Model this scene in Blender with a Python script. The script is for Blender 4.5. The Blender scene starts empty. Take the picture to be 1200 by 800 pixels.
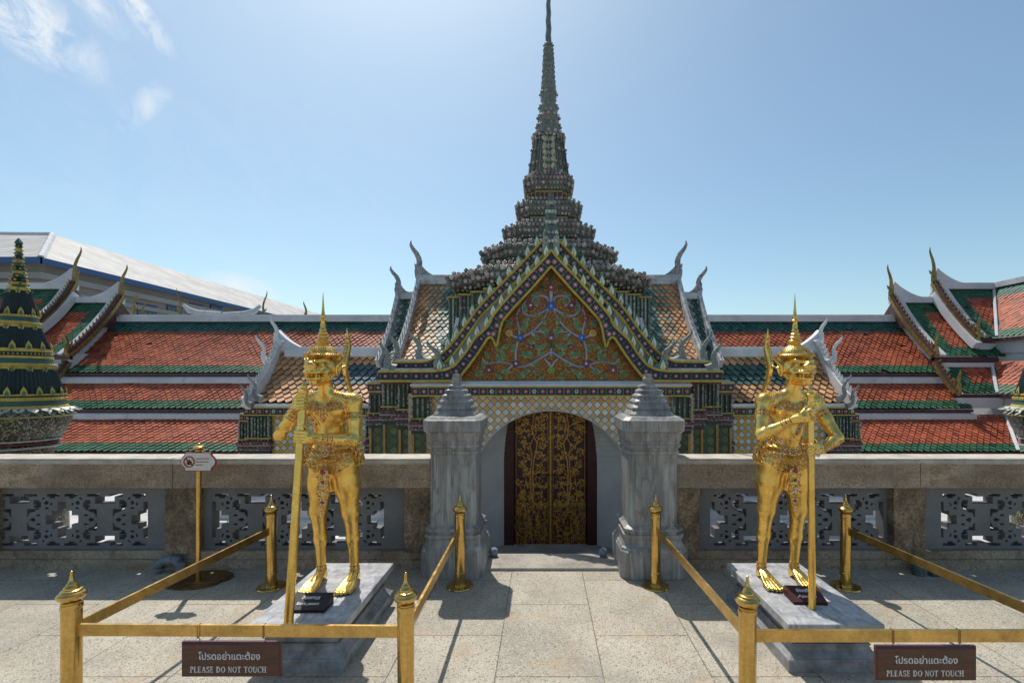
import bpy, math, random
import numpy as np
from mathutils import Vector, Matrix, noise
from mathutils.bvhtree import BVHTree
random.seed(7)
R = math.radians
scene = bpy.context.scene
COL = scene.collection
# ------------------------------------------------------------------ camera, sky, sun, exposure
cam_d = bpy.data.cameras.new('camera')
cam = bpy.data.objects.new('camera', cam_d); COL.objects.link(cam)
cam.location = (0, 0, 2.0); cam.rotation_euler = (R(90), 0, 0)
cam_d.sensor_width = 36; cam_d.lens = 16.2
cam_d.shift_x = -0.03; cam_d.shift_y = 0.0375
cam_d.clip_start = 0.05; cam_d.clip_end = 3000
scene.camera = cam
SUN_DIR = Vector((-0.214, 0.505, 1.0)).normalized()        # towards the sun
SUN_EL = math.asin(SUN_DIR.z); SUN_AZ = math.atan2(SUN_DIR.x, SUN_DIR.y)
world = bpy.data.worlds.new('World'); scene.world = world; world.use_nodes = True
wn = world.node_tree.nodes; wl = world.node_tree.links; wn.clear()
w_out = wn.new('ShaderNodeOutputWorld'); w_bg = wn.new('ShaderNodeBackground'); w_bg.inputs['Strength'].default_value = 0.127
sky = wn.new('ShaderNodeTexSky'); sky.sky_type = 'NISHITA'; sky.sun_disc = False
sky.sun_elevation = SUN_EL; sky.sun_rotation = SUN_AZ; sky.air_density = 1.0; sky.dust_density = 1.2; sky.ozone_density = 1.0
tc = wn.new('ShaderNodeTexCoord')
# clouds: thin wisps high on the left, laid out by sky direction
def wmath(op, a, b=None, c=None):
    n = wn.new('ShaderNodeMath'); n.operation = op
    for i, v in enumerate((a, b, c)):
        if v is None: continue
        if isinstance(v, (int, float)): n.inputs[i].default_value = v
        else: wl.new(v, n.inputs[i])
    return n.outputs[0]
sep = wn.new('ShaderNodeSeparateXYZ'); wl.new(tc.outputs['Generated'], sep.inputs[0])
yy = wmath('MAXIMUM', sep.outputs[1], 0.05)
az = wmath('DIVIDE', sep.outputs[0], yy); el = wmath('DIVIDE', sep.outputs[2], yy)
comb = wn.new('ShaderNodeCombineXYZ')
# shear so the wisps run from upper left to lower right
u_ = wmath('ADD', wmath('MULTIPLY', az, 0.75), wmath('MULTIPLY', el, -0.66))
v_ = wmath('ADD', wmath('MULTIPLY', az, 0.66), wmath('MULTIPLY', el, 0.75))
wl.new(wmath('MULTIPLY', u_, 1.0), comb.inputs[0]); wl.new(wmath('MULTIPLY', v_, 1.9), comb.inputs[1])
nz = wn.new('ShaderNodeTexNoise'); nz.inputs['Scale'].default_value = 5.0; nz.inputs['Detail'].default_value = 11; nz.inputs['Roughness'].default_value = 0.66; nz.inputs['Distortion'].default_value = 0.9
wl.new(comb.outputs[0], nz.inputs['Vector'])
def blob(a0, e0, ra, re, rot=0.0):
    da = wmath('SUBTRACT', az, a0); de = wmath('SUBTRACT', el, e0)
    c, s = math.cos(rot), math.sin(rot)
    p = wmath('ADD', wmath('MULTIPLY', da, c / ra), wmath('MULTIPLY', de, s / ra))
    q = wmath('ADD', wmath('MULTIPLY', da, -s / re), wmath('MULTIPLY', de, c / re))
    d = wmath('ADD', wmath('POWER', wmath('ABSOLUTE', p), 2.0), wmath('POWER', wmath('ABSOLUTE', q), 2.0))
    return wmath('MAXIMUM', wmath('SUBTRACT', 1.0, d), 0.0)
m1 = blob(-1.14, 0.80, 0.26, 0.085, R(-38))
m2 = wmath('MULTIPLY', blob(-0.87, 0.79, 0.13, 0.028, R(-52)), 0.9)
m2b = wmath('MULTIPLY', blob(-1.0, 0.84, 0.16, 0.04, R(-45)), 0.5)
m3 = wmath('MULTIPLY', blob(-0.86, 0.60, 0.10, 0.04, R(40)), 0.4)
m4 = wmath('MULTIPLY', blob(-0.66, 0.20, 0.10, 0.035, R(-15)), 0.55)
m5 = wmath('MULTIPLY', blob(-0.9, 0.55, 0.9, 0.45, R(-30)), 0.05)
mm = wmath('MAXIMUM', wmath('MAXIMUM', m1, wmath('MAXIMUM', m2, m2b)), wmath('MAXIMUM', m3, wmath('MAXIMUM', m4, m5)))
cl = wmath('MULTIPLY', mm, wmath('MULTIPLY', wmath('MAXIMUM', wmath('SUBTRACT', nz.outputs[0], 0.42), 0.0), 6.5))
cl = wmath('MINIMUM', wmath('MULTIPLY', cl, 1.0), 0.8)
mixc = wn.new('ShaderNodeMix'); mixc.data_type = 'RGBA'
tint = wn.new('ShaderNodeVectorMath'); tint.operation = 'MULTIPLY'; wl.new(sky.outputs[0], tint.inputs[0]); tint.inputs[1].default_value = (0.875, 0.985, 0.925)   # humid air: a little less violet
wl.new(cl, mixc.inputs[0]); wl.new(tint.outputs[0], mixc.inputs[6]); mixc.inputs[7].default_value = (5.9, 6.2, 6.5, 1)
wl.new(mixc.outputs[2], w_bg.inputs['Color']); wl.new(w_bg.outputs[0], w_out.inputs[0])
sun_d = bpy.data.lights.new('sun', 'SUN'); sun_d.energy = 3.7; sun_d.angle = R(0.5); sun_d.color = (1.0, 0.95, 0.87)
sun = bpy.data.objects.new('sun', sun_d); COL.objects.link(sun); sun.location = (-5, 12, 25)
sun.rotation_euler = SUN_DIR.to_track_quat('Z', 'Y').to_euler()
scene.view_settings.view_transform = 'Standard'; scene.view_settings.look = 'None'
scene.view_settings.exposure = 0.24; scene.view_settings.gamma = 1.0; scene.view_settings.use_curve_mapping = False
scene.cycles.max_bounces = 8; scene.cycles.diffuse_bounces = 4; scene.cycles.glossy_bounces = 4

# ------------------------------------------------------------------ helpers
F = 540.0
def P(x, y, d): return Vector(((x - 636) * d / F, d, 2 - (y - 445) * d / F))
def GZ(y, z=0.0): return (2 - z) * F / (y - 445)
def zz(y, d): return 2 - (y - 445) * d / F

class MB:
    def __init__(s): s.v = []; s.f = []; s.c = []; s.m = []; s.smooth = []
    def add(s, verts, faces, col=(1, 1, 1), mi=0, sm=False):
        b = len(s.v); s.v.extend([tuple(p) for p in verts])
        for f in faces:
            s.f.append([b + i for i in f]); s.c.append(col); s.m.append(mi); s.smooth.append(sm)
    def quad(s, a, b, c, d, col=(1, 1, 1), mi=0): s.add([a, b, c, d], [(0, 1, 2, 3)], col, mi)
    def box(s, x0, x1, y0, y1, z0, z1, col=(1, 1, 1), mi=0):
        s.add([(x0,y0,z0),(x1,y0,z0),(x1,y1,z0),(x0,y1,z0),(x0,y0,z1),(x1,y0,z1),(x1,y1,z1),(x0,y1,z1)],
              [(0,3,2,1),(4,5,6,7),(0,1,5,4),(1,2,6,5),(2,3,7,6),(3,0,4,7)], col, mi)
    def bbox(s, x0, x1, y0, y1, z0, z1, b=0.01, col=(1, 1, 1), mi=0):
        # box with chamfered vertical and horizontal edges
        rings = []
        for (z, i) in ((z0, b), (z0 + b, 0), (z1 - b, 0), (z1, b)):
            X0, X1, Y0, Y1 = x0 + i, x1 - i, y0 + i, y1 - i
            rings.append([(X0 + b, Y0, z), (X1 - b, Y0, z), (X1, Y0 + b, z), (X1, Y1 - b, z), (X1 - b, Y1, z), (X0 + b, Y1, z), (X0, Y1 - b, z), (X0, Y0 + b, z)])
        s.loft(rings, col, mi, True, True)
    def loft(s, rings, col=(1, 1, 1), mi=0, cap0=True, cap1=True, sm=False, closed=True):
        n = len(rings[0]); vs = [p for r in rings for p in r]; fs = []
        for i in range(len(rings) - 1):
            for j in range(n if closed else n - 1):
                k = (j + 1) % n
                fs.append((i*n + j, i*n + k, (i+1)*n + k, (i+1)*n + j))
        if cap0: fs.append(tuple(range(n - 1, -1, -1)))
        if cap1: fs.append(tuple((len(rings) - 1)*n + j for j in range(n)))
        s.add(vs, fs, col, mi, sm)
    def lathe(s, prof, c, n=24, col=(1, 1, 1), mi=0, sm=True, flute=0, fd=0.0):
        rings = []
        for (r, z) in prof:
            ring = []
            for j in range(n):
                a = 2 * math.pi * j / n
                rr = max(r, 1e-4) * (1 + (fd * math.cos(flute * a) if flute else 0))
                ring.append((c[0] + rr * math.cos(a), c[1] + rr * math.sin(a), c[2] + z))
            rings.append(ring)
        s.loft(rings, col, mi, True, True, sm)
    def tube(s, pts, rad, n=8, col=(1, 1, 1), mi=0, sm=True, sq=1.0, side=None):
        pts = [Vector(p) for p in pts]; k = len(pts); rings = []
        if isinstance(rad, (int, float)): rad = [rad] * k
        up = Vector(side) if side else None
        for i, p in enumerate(pts):
            t = (pts[min(i + 1, k - 1)] - pts[max(i - 1, 0)])
            if t.length < 1e-9: t = Vector((0, 0, 1))
            t.normalize()
            if up is None:
                up0 = Vector((0, 0, 1)) if abs(t.z) < 0.9 else Vector((0, 1, 0))
            else: up0 = up
            a = t.cross(up0)
            if a.length < 1e-6: a = t.orthogonal()
            a.normalize(); b = a.cross(t).normalized()     # b ~ along side
            rings.append([p + a * rad[i] * math.cos(2*math.pi*j/n) + b * rad[i] * sq * math.sin(2*math.pi*j/n) for j in range(n)])
        s.loft(rings, col, mi, True, True, sm)
    def ball(s, c, r, col=(1, 1, 1), mi=0, n=8, m=5, sm=True):
        rr = r if hasattr(r, '__len__') else (r, r, r)
        vs = [(c[0], c[1], c[2] - rr[2])]; fs = []
        for i in range(1, m):
            ph = -math.pi/2 + math.pi * i / m
            for j in range(n):
                a = 2*math.pi*j/n
                vs.append((c[0] + rr[0]*math.cos(ph)*math.cos(a), c[1] + rr[1]*math.cos(ph)*math.sin(a), c[2] + rr[2]*math.sin(ph)))
        vs.append((c[0], c[1], c[2] + rr[2])); L = len(vs) - 1
        for j in range(n):
            fs.append((0, 1 + (j+1) % n, 1 + j)); fs.append((L, 1 + (m-2)*n + j, 1 + (m-2)*n + (j+1) % n))
        for i in range(m - 2):
            for j in range(n):
                a = 1 + i*n + j; b = 1 + i*n + (j+1) % n
                fs.append((a, b, b + n, a + n))
        s.add(vs, fs, col, mi, sm)
    def poly(s, pts, y0, y1, col=(1, 1, 1), mi=0):
        # extrude an x,z outline between two depths; front at y0
        n = len(pts); vs = [(x, y0, z) for x, z in pts] + [(x, y1, z) for x, z in pts]
        ar = sum(pts[i][0]*pts[(i+1) % n][1] - pts[(i+1) % n][0]*pts[i][1] for i in range(n))
        idx = list(range(n)) if ar > 0 else list(range(n - 1, -1, -1))
        fs = [tuple(idx), tuple(n + i for i in reversed(idx))]
        for q in range(n):
            i, j = idx[q], idx[(q+1) % n]
            fs.append((i, n + i, n + j, j))
        s.add(vs, fs, col, mi)
    def build(s, name, mats, parent=None, sharp=35):
        me = bpy.data.meshes.new(name)
        off = wloc(parent) if parent else Vector((0, 0, 0))
        V = np.array(s.v, dtype=float).reshape(-1, 3) - np.array(off)
        me.from_pydata(V.tolist(), [], s.f)
        if not isinstance(mats, (list, tuple)): mats = [mats]
        for m in mats: me.materials.append(m)
        me.polygons.foreach_set('material_index', s.m)
        me.polygons.foreach_set('use_smooth', s.smooth)
        ca = me.color_attributes.new('Col', 'FLOAT_COLOR', 'CORNER')
        arr = np.ones((len(me.loops), 4)); k = 0
        lens = np.array([len(f) for f in s.f]); arr[:, :3] = np.repeat(np.array(s.c, dtype=float)[:, :3], lens, axis=0)
        ca.data.foreach_set('color', arr.ravel())
        me.update()
        if any(s.smooth): me.set_sharp_from_angle(angle=R(sharp))
        o = bpy.data.objects.new(name, me); COL.objects.link(o)
        if parent: o.parent = parent
        return o
def wloc(o):
    v = Vector((0, 0, 0))
    while o: v = v + o.location; o = o.parent
    return v
def tag(o, label=None, cat=None, group=None, kind=None):
    if label: o['label'] = label
    if cat: o['category'] = cat
    if group: o['group'] = group
    if kind: o['kind'] = kind
    return o
def thing(name, loc, label, cat, group=None):
    o = bpy.data.objects.new(name, None); COL.objects.link(o); o.location = loc; o.empty_display_size = 0.2
    return tag(o, label, cat, group)
def copy_tree(o, parent=None):
    c = o.copy(); COL.objects.link(c)
    if parent: c.parent = parent
    for ch in o.children: copy_tree(ch, c)
    return c

# ------------------------------------------------------------------ materials
def mat(name, col=(.5, .5, .5), rough=.6, metal=0., attr=False, n1=None, n2=None, bump=None, vor=None, spec=.5, coat=0., dirt=None, coords='Object', jit=0.0):
    m = bpy.data.materials.new(name); m.use_nodes = True
    nt = m.node_tree; N = nt.nodes; L = nt.links
    b = N['Principled BSDF']; b.inputs['Roughness'].default_value = rough; b.inputs['Metallic'].default_value = metal
    b.inputs['Specular IOR Level'].default_value = spec
    if coat: b.inputs['Coat Weight'].default_value = coat; b.inputs['Coat Roughness'].default_value = .08
    t = N.new('ShaderNodeTexCoord'); vec = t.outputs[coords]
    if attr:
        a = N.new('ShaderNodeAttribute'); a.attribute_name = 'Col'; cur = a.outputs['Color']
    else:
        r = N.new('ShaderNodeRGB'); r.outputs[0].default_value = (*col, 1); cur = r.outputs[0]
    def noise_(scale, detail=6, rough_=.6, stretch=None):
        n = N.new('ShaderNodeTexNoise'); n.inputs['Scale'].default_value = scale; n.inputs['Detail'].default_value = detail; n.inputs['Roughness'].default_value = rough_
        v = vec
        if stretch:
            mp = N.new('ShaderNodeMapping'); mp.inputs['Scale'].default_value = stretch; L.new(vec, mp.inputs[0]); v = mp.outputs[0]
        L.new(v, n.inputs['Vector']); return n.outputs[0]
    def ramp(f, lo, hi, a=0., b_=1.):
        mr = N.new('ShaderNodeMapRange'); mr.inputs[1].default_value = lo; mr.inputs[2].default_value = hi; mr.inputs[3].default_value = a; mr.inputs[4].default_value = b_
        L.new(f, mr.inputs[0]); return mr.outputs[0]
    def mult(c, f):       # f is a value, multiply colour
        x = N.new('ShaderNodeVectorMath'); x.operation = 'SCALE'; L.new(c, x.inputs[0]); L.new(f, x.inputs['Scale']); return x.outputs[0]
    def mixto(c, col2, f):
        x = N.new('ShaderNodeMix'); x.data_type = 'RGBA'; L.new(f, x.inputs[0]); L.new(c, x.inputs[6]); x.inputs[7].default_value = (*col2, 1); return x.outputs[2]
    for nn in (n1, n2):
        if nn:   # (scale, lo, hi[, stretch])
            cur = mult(cur, ramp(noise_(nn[0], stretch=nn[3] if len(nn) > 3 else None), .36, .64, nn[1], nn[2]))
    if dirt:    # list of (scale, colour, lo, hi, amount[, stretch])
        for d in dirt:
            cur = mixto(cur, d[1], ramp(noise_(d[0], stretch=d[5] if len(d) > 5 else None), d[2], d[3], 0, d[4]))
    if vor:     # (scale, list of colours) random chips
        vn = N.new('ShaderNodeTexVoronoi'); vn.inputs['Scale'].default_value = vor[0]; L.new(vec, vn.inputs['Vector'])
        cr = N.new('ShaderNodeValToRGB'); cr.color_ramp.interpolation = 'CONSTANT'
        sx = N.new('ShaderNodeSeparateXYZ'); L.new(vn.outputs['Color'], sx.inputs[0]); L.new(sx.outputs[0], cr.inputs[0])
        e = cr.color_ramp.elements; cols = vor[1]
        e[0].position = 0; e[0].color = (*cols[0], 1); e[1].position = 1 / len(cols); e[1].color = (*cols[1], 1)
        for i in range(2, len(cols)): q = e.new(i / len(cols)); q.color = (*cols[i], 1)
        x = N.new('ShaderNodeMix'); x.data_type = 'RGBA'; x.inputs[0].default_value = vor[2] if len(vor) > 2 else 1.
        L.new(cur, x.inputs[6]); L.new(cr.outputs[0], x.inputs[7]); cur = x.outputs[2]
    L.new(cur, b.inputs['Base Color'])
    if bump:    # (scale, strength, dist)
        bn = N.new('ShaderNodeBump'); bn.inputs['Strength'].default_value = bump[1]; bn.inputs['Distance'].default_value = bump[2]
        L.new(noise_(bump[0], 5), bn.inputs['Height']); L.new(bn.outputs[0], b.inputs['Normal'])
    if jit:
        L.new(ramp(noise_(14, 4), .3, .7, rough - jit, rough + jit), b.inputs['Roughness'])
    return m
def node_mat(name, rough=.6):
    m = bpy.data.materials.new(name); m.use_nodes = True
    return m, m.node_tree.nodes, m.node_tree.links, m.node_tree.nodes['Principled BSDF']
def diamond_mat(name, ca, cb, a, grout=(.12, .1, .08), flip=0.):
    m, N, L, b = node_mat(name); b.inputs['Roughness'].default_value = .3
    g = N.new('ShaderNodeNewGeometry'); s = N.new('ShaderNodeSeparateXYZ'); L.new(g.outputs['Position'], s.inputs[0])
    def mt(op, x, y=None):
        n = N.new('ShaderNodeMath'); n.operation = op
        for i, v in enumerate((x, y)):
            if v is None: continue
            if isinstance(v, (int, float)): n.inputs[i].default_value = v
            else: L.new(v, n.inputs[i])
        return n.outputs[0]
    h = mt('ADD', s.outputs[0], s.outputs[1])
    p = mt('DIVIDE', mt('ADD', h, s.outputs[2]), a); q = mt('DIVIDE', mt('SUBTRACT', h, s.outputs[2]), a)
    # parity along one diagonal gives rows of alternating colours
    par = mt('MODULO', mt('ABSOLUTE', mt('ADD', mt('FLOOR', p), mt('FLOOR', q))), 2.0)
    e = mt('MINIMUM', mt('MINIMUM', mt('FRACT', p), mt('SUBTRACT', 1.0, mt('FRACT', p))), mt('MINIMUM', mt('FRACT', q), mt('SUBTRACT', 1.0, mt('FRACT', q))))
    gr = mt('LESS_THAN', e, 0.045)
    mx = N.new('ShaderNodeMix'); mx.data_type = 'RGBA'; L.new(par, mx.inputs[0]); mx.inputs[6].default_value = (*ca, 1); mx.inputs[7].default_value = (*cb, 1)
    # a random tone per tile
    cv = N.new('ShaderNodeCombineXYZ'); L.new(mt('FLOOR', p), cv.inputs[0]); L.new(mt('FLOOR', q), cv.inputs[1])
    wn_ = N.new('ShaderNodeTexWhiteNoise'); L.new(cv.outputs[0], wn_.inputs[0])
    mr = N.new('ShaderNodeMapRange'); mr.inputs[3].default_value = .72; mr.inputs[4].default_value = 1.1; L.new(wn_.outputs[0], mr.inputs[0])
    sc_ = N.new('ShaderNodeVectorMath'); sc_.operation = 'SCALE'; L.new(mx.outputs[2], sc_.inputs[0]); L.new(mr.outputs[0], sc_.inputs['Scale'])
    m2 = N.new('ShaderNodeMix'); m2.data_type = 'RGBA'; L.new(gr, m2.inputs[0]); L.new(sc_.outputs[0], m2.inputs[6]); m2.inputs[7].default_value = (*grout, 1)
    nz_ = N.new('ShaderNodeTexNoise'); nz_.inputs['Scale'].default_value = 5; nz_.inputs['Detail'].default_value = 6
    mr2 = N.new('ShaderNodeMapRange'); mr2.inputs[1].default_value = .55; mr2.inputs[2].default_value = .75; mr2.inputs[4].default_value = .5; L.new(nz_.outputs[0], mr2.inputs[0])
    m3 = N.new('ShaderNodeMix'); m3.data_type = 'RGBA'; L.new(mr2.outputs[0], m3.inputs[0]); L.new(m2.outputs[2], m3.inputs[6]); m3.inputs[7].default_value = (.35, .3, .22, 1)
    L.new(m3.outputs[2], b.inputs['Base Color'])
    bn = N.new('ShaderNodeBump'); bn.inputs['Distance'].default_value = .004; bn.inputs['Strength'].default_value = .8
    L.new(mt('MINIMUM', mt('MULTIPLY', e, 12.), 1.0), bn.inputs['Height']); L.new(bn.outputs[0], b.inputs['Normal'])
    return m

M = {}
M['gold'] = mat('gold_leaf', (.90, .59, .16), .31, 1., n1=(9, .88, 1.06), n2=(60, .9, 1.05), bump=(34, .35, .004), jit=.09, dirt=[(5, (.42, .20, .035), .58, .74, .25)])
M['goldorn'] = mat('gold_ornament', (.80, .48, .13), .33, 1., n1=(50, .6, 1.1), bump=(140, .5, .003))
M['gemr'] = mat('red_gem', (.35, .01, .01), .12, 0., coat=.5)
M['gemw'] = mat('clear_gem', (.75, .72, .68), .1, .3)
M['brass'] = mat('polished_brass', (.72, .47, .15), .2, 1., n1=(6, .8, 1.05), n2=(45, .85, 1.05), bump=(18, .12, .003), jit=.07, dirt=[(12, (.22, .12, .04), .6, .75, .6)])
M['brassdull'] = mat('brushed_brass_strap', (.70, .45, .15), .34, 1., n1=(8, .75, 1.05), n2=(70, .85, 1.05), bump=(25, .15, .002), jit=.08, dirt=[(9, (.18, .10, .04), .6, .75, .5)])
M['brassdark'] = mat('tarnished_brass', (.30, .19, .09), .42, 1., n1=(10, .6, 1.1), bump=(30, .3, .003))
M['marble'] = mat('grey_marble', (.37, .36, .345), .45, n1=(2.2, .62, 1.15, (1, 1, .25)), n2=(16, .75, 1.12, (1, 1, .22)), dirt=[(2.6, (.15, .145, .14), .50, .60, .65, (3.6, 3.6, .4)), (5.5, (.12, .115, .11), .545, .60, .5, (2.4, 2.4, .9)), (9, (.60, .59, .57), .56, .66, .5, (4, 4, .18)), (7, (.10, .085, .07), .58, .72, .65, (1, 1, .6)), (3.5, (.30, .24, .17), .56, .7, .35)], bump=(22, .35, .005))
M['marbletop'] = mat('pale_plinth_marble', (.40, .405, .42), .4, n1=(3, .7, 1.15, (1, 3, 1)), n2=(25, .85, 1.1), dirt=[(5, (.17, .18, .21), .52, .60, .6, (3, 1, 1)), (9, (.62, .62, .63), .56, .64, .5, (2.5, 1, 1)), (2.3, (.40, .36, .30), .52, .75, .4)], bump=(30, .2, .003))
M['marbledark'] = mat('weathered_plinth_marble', (.30, .30, .31), .5, n1=(4, .6, 1.15), n2=(25, .8, 1.1), dirt=[(6, (.08, .075, .07), .52, .7, .7)], bump=(26, .5, .006))
M['concrete'] = mat('grey_painted_concrete', (.165, .16, .16), .75, n1=(3, .85, 1.12), n2=(40, .93, 1.06), dirt=[(6, (.07, .065, .06), .6, .8, .5, (1, 1, .3))], bump=(60, .2, .002))
M['coping'] = mat('weathered_stone_coping', (.36, .275, .195), .85, n1=(1.3, .7, 1.2), n2=(48, .62, 1.3), dirt=[(2.6, (.20, .125, .07), .48, .64, .7, (1, 1, 2.5)), (16, (.09, .065, .045), .56, .7, .65), (1.7, (.30, .265, .215), .52, .64, .5), (6, (.13, .10, .07), .56, .68, .5, (1, 1, .3))], bump=(70, .6, .006))
M['copingtop'] = mat('worn_coping_top', (.50, .445, .37), .8, n1=(5, .75, 1.1), n2=(70, .85, 1.1), dirt=[(9, (.25, .20, .16), .55, .75, .6, (1, 3, 3))], bump=(60, .4, .004))
M['brownstone'] = mat('rough_brown_stone', (.25, .175, .11), .9, n1=(3, .5, 1.3), n2=(38, .6, 1.35), dirt=[(6, (.06, .045, .035), .5, .7, .75, (1.5, 1.5, .6)), (20, (.42, .34, .25), .62, .75, .5)], bump=(45, .9, .012))
M['white'] = mat('white_plaster', (.68, .68, .69), .8, n1=(2, .85, 1.05), dirt=[(5, (.30, .28, .26), .55, .8, .5, (1, 1, .4)), (18, (.22, .21, .20), .64, .8, .6)], bump=(30, .2, .004))
M['whitegrey'] = mat('weathered_white_plaster', (.52, .52, .53), .8, n1=(3, .8, 1.1), dirt=[(7, (.12, .12, .12), .5, .72, .75), (22, (.10, .10, .10), .58, .75, .6)], bump=(30, .35, .008))
M['plasterin'] = mat('off_white_plaster', (.52, .50, .46), .85, n1=(2, .88, 1.05), dirt=[(4, (.25, .24, .22), .56, .8, .4, (1, 1, .4))])
M['tile'] = mat('glazed_roof_tile', attr=True, rough=.55, spec=.3, n1=(3, .78, 1.12), n2=(40, .82, 1.12), bump=(50, .15, .004), coords='Object', dirt=[(1.3, (.10, .08, .07), .56, .8, .4)])
M['cer'] = mat('ceramic_mosaic', attr=True, rough=.35, n1=(30, .6, 1.2), bump=(60, .5, .01))
M['cerplain'] = mat('ceramic_trim', attr=True, rough=.45, n1=(8, .75, 1.1), n2=(60, .85, 1.1))
M['cerdark'] = mat('chip_mosaic', (.2, .2, .2), .35, vor=(42, [(.02, .03, .03), (.05, .09, .06), (.30, .30, .27), (.03, .02, .05), (.16, .05, .07), (.06, .10, .07), (.02, .04, .03), (.22, .20, .10)]), bump=(50, .8, .02), coords='Object')
M['goldmos'] = mat('amber_glass_mosaic', (.25, .12, .03), .3, .2, n1=(5, .6, 1.3), vor=(85, [(.20, .078, .006), (.30, .125, .008), (.11, .032, .006), (.50, .22, .012), (.07, .022, .008), (.27, .09, .006), (.17, .05, .006)], .95), bump=(60, .5, .01))
M['redmar'] = mat('maroon_boards', (.09, .035, .035), .6, n1=(5, .6, 1.2), bump=(20, .3, .01))
M['lacquer'] = mat('maroon_lacquer', (.055, .009, .006), .5, n1=(20, .6, 1.3))
M['gilt'] = mat('door_gilding', (.62, .31, .05), .45, .25, n1=(35, .45, 1.15), bump=(90, .5, .004))
M['yellow'] = mat('yellow_trim', (.50, .37, .05), .45, n1=(14, .7, 1.15))
M['blackm'] = mat('black_iron', (.015, .013, .012), .5, .6)
M['pipe'] = mat('grey_plastic_pipe', (.17, .19, .22), .55, n1=(10, .8, 1.1))
M['tealpipe'] = mat('faded_green_pipe', (.06, .10, .09), .6, n1=(18, .5, 1.3))
M['signwood'] = mat('brown_sign_wood', (.115, .042, .022), .5, n1=(3, .75, 1.2, (1, 1, 14)), n2=(60, .85, 1.1), bump=(20, .1, .002))
M['signedge'] = mat('sign_bevel_wood', (.10, .028, .03), .4, n1=(5, .8, 1.1))
M['letter'] = mat('white_lettering', (.72, .70, .66), .6, n1=(60, .7, 1.1))
M['plate'] = mat('dark_name_plate', (.016, .012, .016), .5, n1=(9, .7, 1.2), spec=.25)
M['platered'] = mat('maroon_name_plate', (.065, .018, .014), .5, n1=(9, .7, 1.2), spec=.25)
M['signwhite'] = mat('white_sign_enamel', (.62, .60, .55), .5, n1=(12, .85, 1.05))
M['signred'] = mat('red_sign_paint', (.35, .03, .02), .5)
M['farroof'] = None
# floor granite with slab joints
def floor_mat():
    m, N, L, b = node_mat('granite_paving'); b.inputs['Roughness'].default_value = .75
    g = N.new('ShaderNodeNewGeometry'); s = N.new('ShaderNodeSeparateXYZ'); L.new(g.outputs['Position'], s.inputs[0])
    def mt(op, x, y=None):
        n = N.new('ShaderNodeMath'); n.operation = op
        for i, v in enumerate((x, y)):
            if v is None: continue
            if isinstance(v, (int, float)): n.inputs[i].default_value = v
            else: L.new(v, n.inputs[i])
        return n.outputs[0]
    cx = N.new('ShaderNodeCombineXYZ')
    L.new(mt('ADD', s.outputs[1], -4.11 + 50.5), cx.inputs[0]); L.new(mt('ADD', s.outputs[0], .32 + .73 * 20), cx.inputs[1])
    br = N.new('ShaderNodeTexBrick'); br.offset = .5; br.inputs['Scale'].default_value = 1.0; br.inputs['Brick Width'].default_value = 1.0; br.inputs['Row Height'].default_value = .73
    br.inputs['Mortar Size'].default_value = .0045; br.inputs['Mortar Smooth'].default_value = .1; br.inputs['Bias'].default_value = 0
    br.inputs['Color1'].default_value = (.41, .37, .295, 1); br.inputs['Color2'].default_value = (.36, .33, .265, 1); br.inputs['Mortar'].default_value = (.15, .11, .08, 1)
    L.new(cx.outputs[0], br.inputs['Vector'])
    def nz_(sc, d=6, r=.6):
        n = N.new('ShaderNodeTexNoise'); n.inputs['Scale'].default_value = sc; n.inputs['Detail'].default_value = d; n.inputs['Roughness'].default_value = r; L.new(g.outputs['Position'], n.inputs['Vector']); return n.outputs[0]
    def ramp(f, lo, hi, a, c):
        r = N.new('ShaderNodeMapRange'); L.new(f, r.inputs[0]); r.inputs[1].default_value = lo; r.inputs[2].default_value = hi; r.inputs[3].default_value = a; r.inputs[4].default_value = c; return r.outputs[0]
    def sc(c, f):
        x = N.new('ShaderNodeVectorMath'); x.operation = 'SCALE'; L.new(c, x.inputs[0]); L.new(f, x.inputs['Scale']); return x.outputs[0]
    def mx(c, c2, f):
        x = N.new('ShaderNodeMix'); x.data_type = 'RGBA'; L.new(f, x.inputs[0]); L.new(c, x.inputs[6]); x.inputs[7].default_value = (*c2, 1); return x.outputs[2]
    cur = sc(br.outputs[0], ramp(nz_(1.6), .36, .64, .8, 1.14))
    cur = sc(cur, ramp(nz_(230, 2, .7),   .38, .62, .52, 1.42))
    vo = N.new('ShaderNodeTexVoronoi'); vo.inputs['Scale'].default_value = 120; L.new(g.outputs['Position'], vo.inputs['Vector'])
    sx = N.new('ShaderNodeSeparateXYZ'); L.new(vo.outputs['Color'], sx.inputs[0])
    cur = mx(cur, (.12, .11, .10), mt('MULTIPLY', mt('LESS_THAN', sx.outputs[0], .16), .75))
    cur = mx(cur, (.60, .50, .38), mt('MULTIPLY', mt('GREATER_THAN', sx.outputs[1], .85), .5))
    cur = mx(cur, (.36, .25, .14), ramp(nz_(2.4, 8, .65), .52, .68, 0, .5))
    cur = mx(cur, (.22, .20, .17), ramp(nz_(.9, 8, .7), .53, .62, 0, .5))
    cur = mx(cur, (.09, .08, .07), mt('MULTIPLY', ramp(nz_(5, 9, .75), .66, .74, 0, 1), .5))
    L.new(cur, b.inputs['Base Color'])
    bn = N.new('ShaderNodeBump'); bn.inputs['Distance'].default_value = .004; bn.inputs['Strength'].default_value = .6
    L.new(mt('SUBTRACT', nz_(110, 3, .6), mt('MULTIPLY', br.outputs['Fac'], 1.0)), bn.inputs['Height']); L.new(bn.outputs[0], b.inputs['Normal'])
    return m
M['floor'] = floor_mat()
M['earth'] = mat('pale_courtyard_paving', (.30, .28, .26), .85, n1=(.6, .8, 1.15), n2=(12, .85, 1.1), coords='Object')
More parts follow.
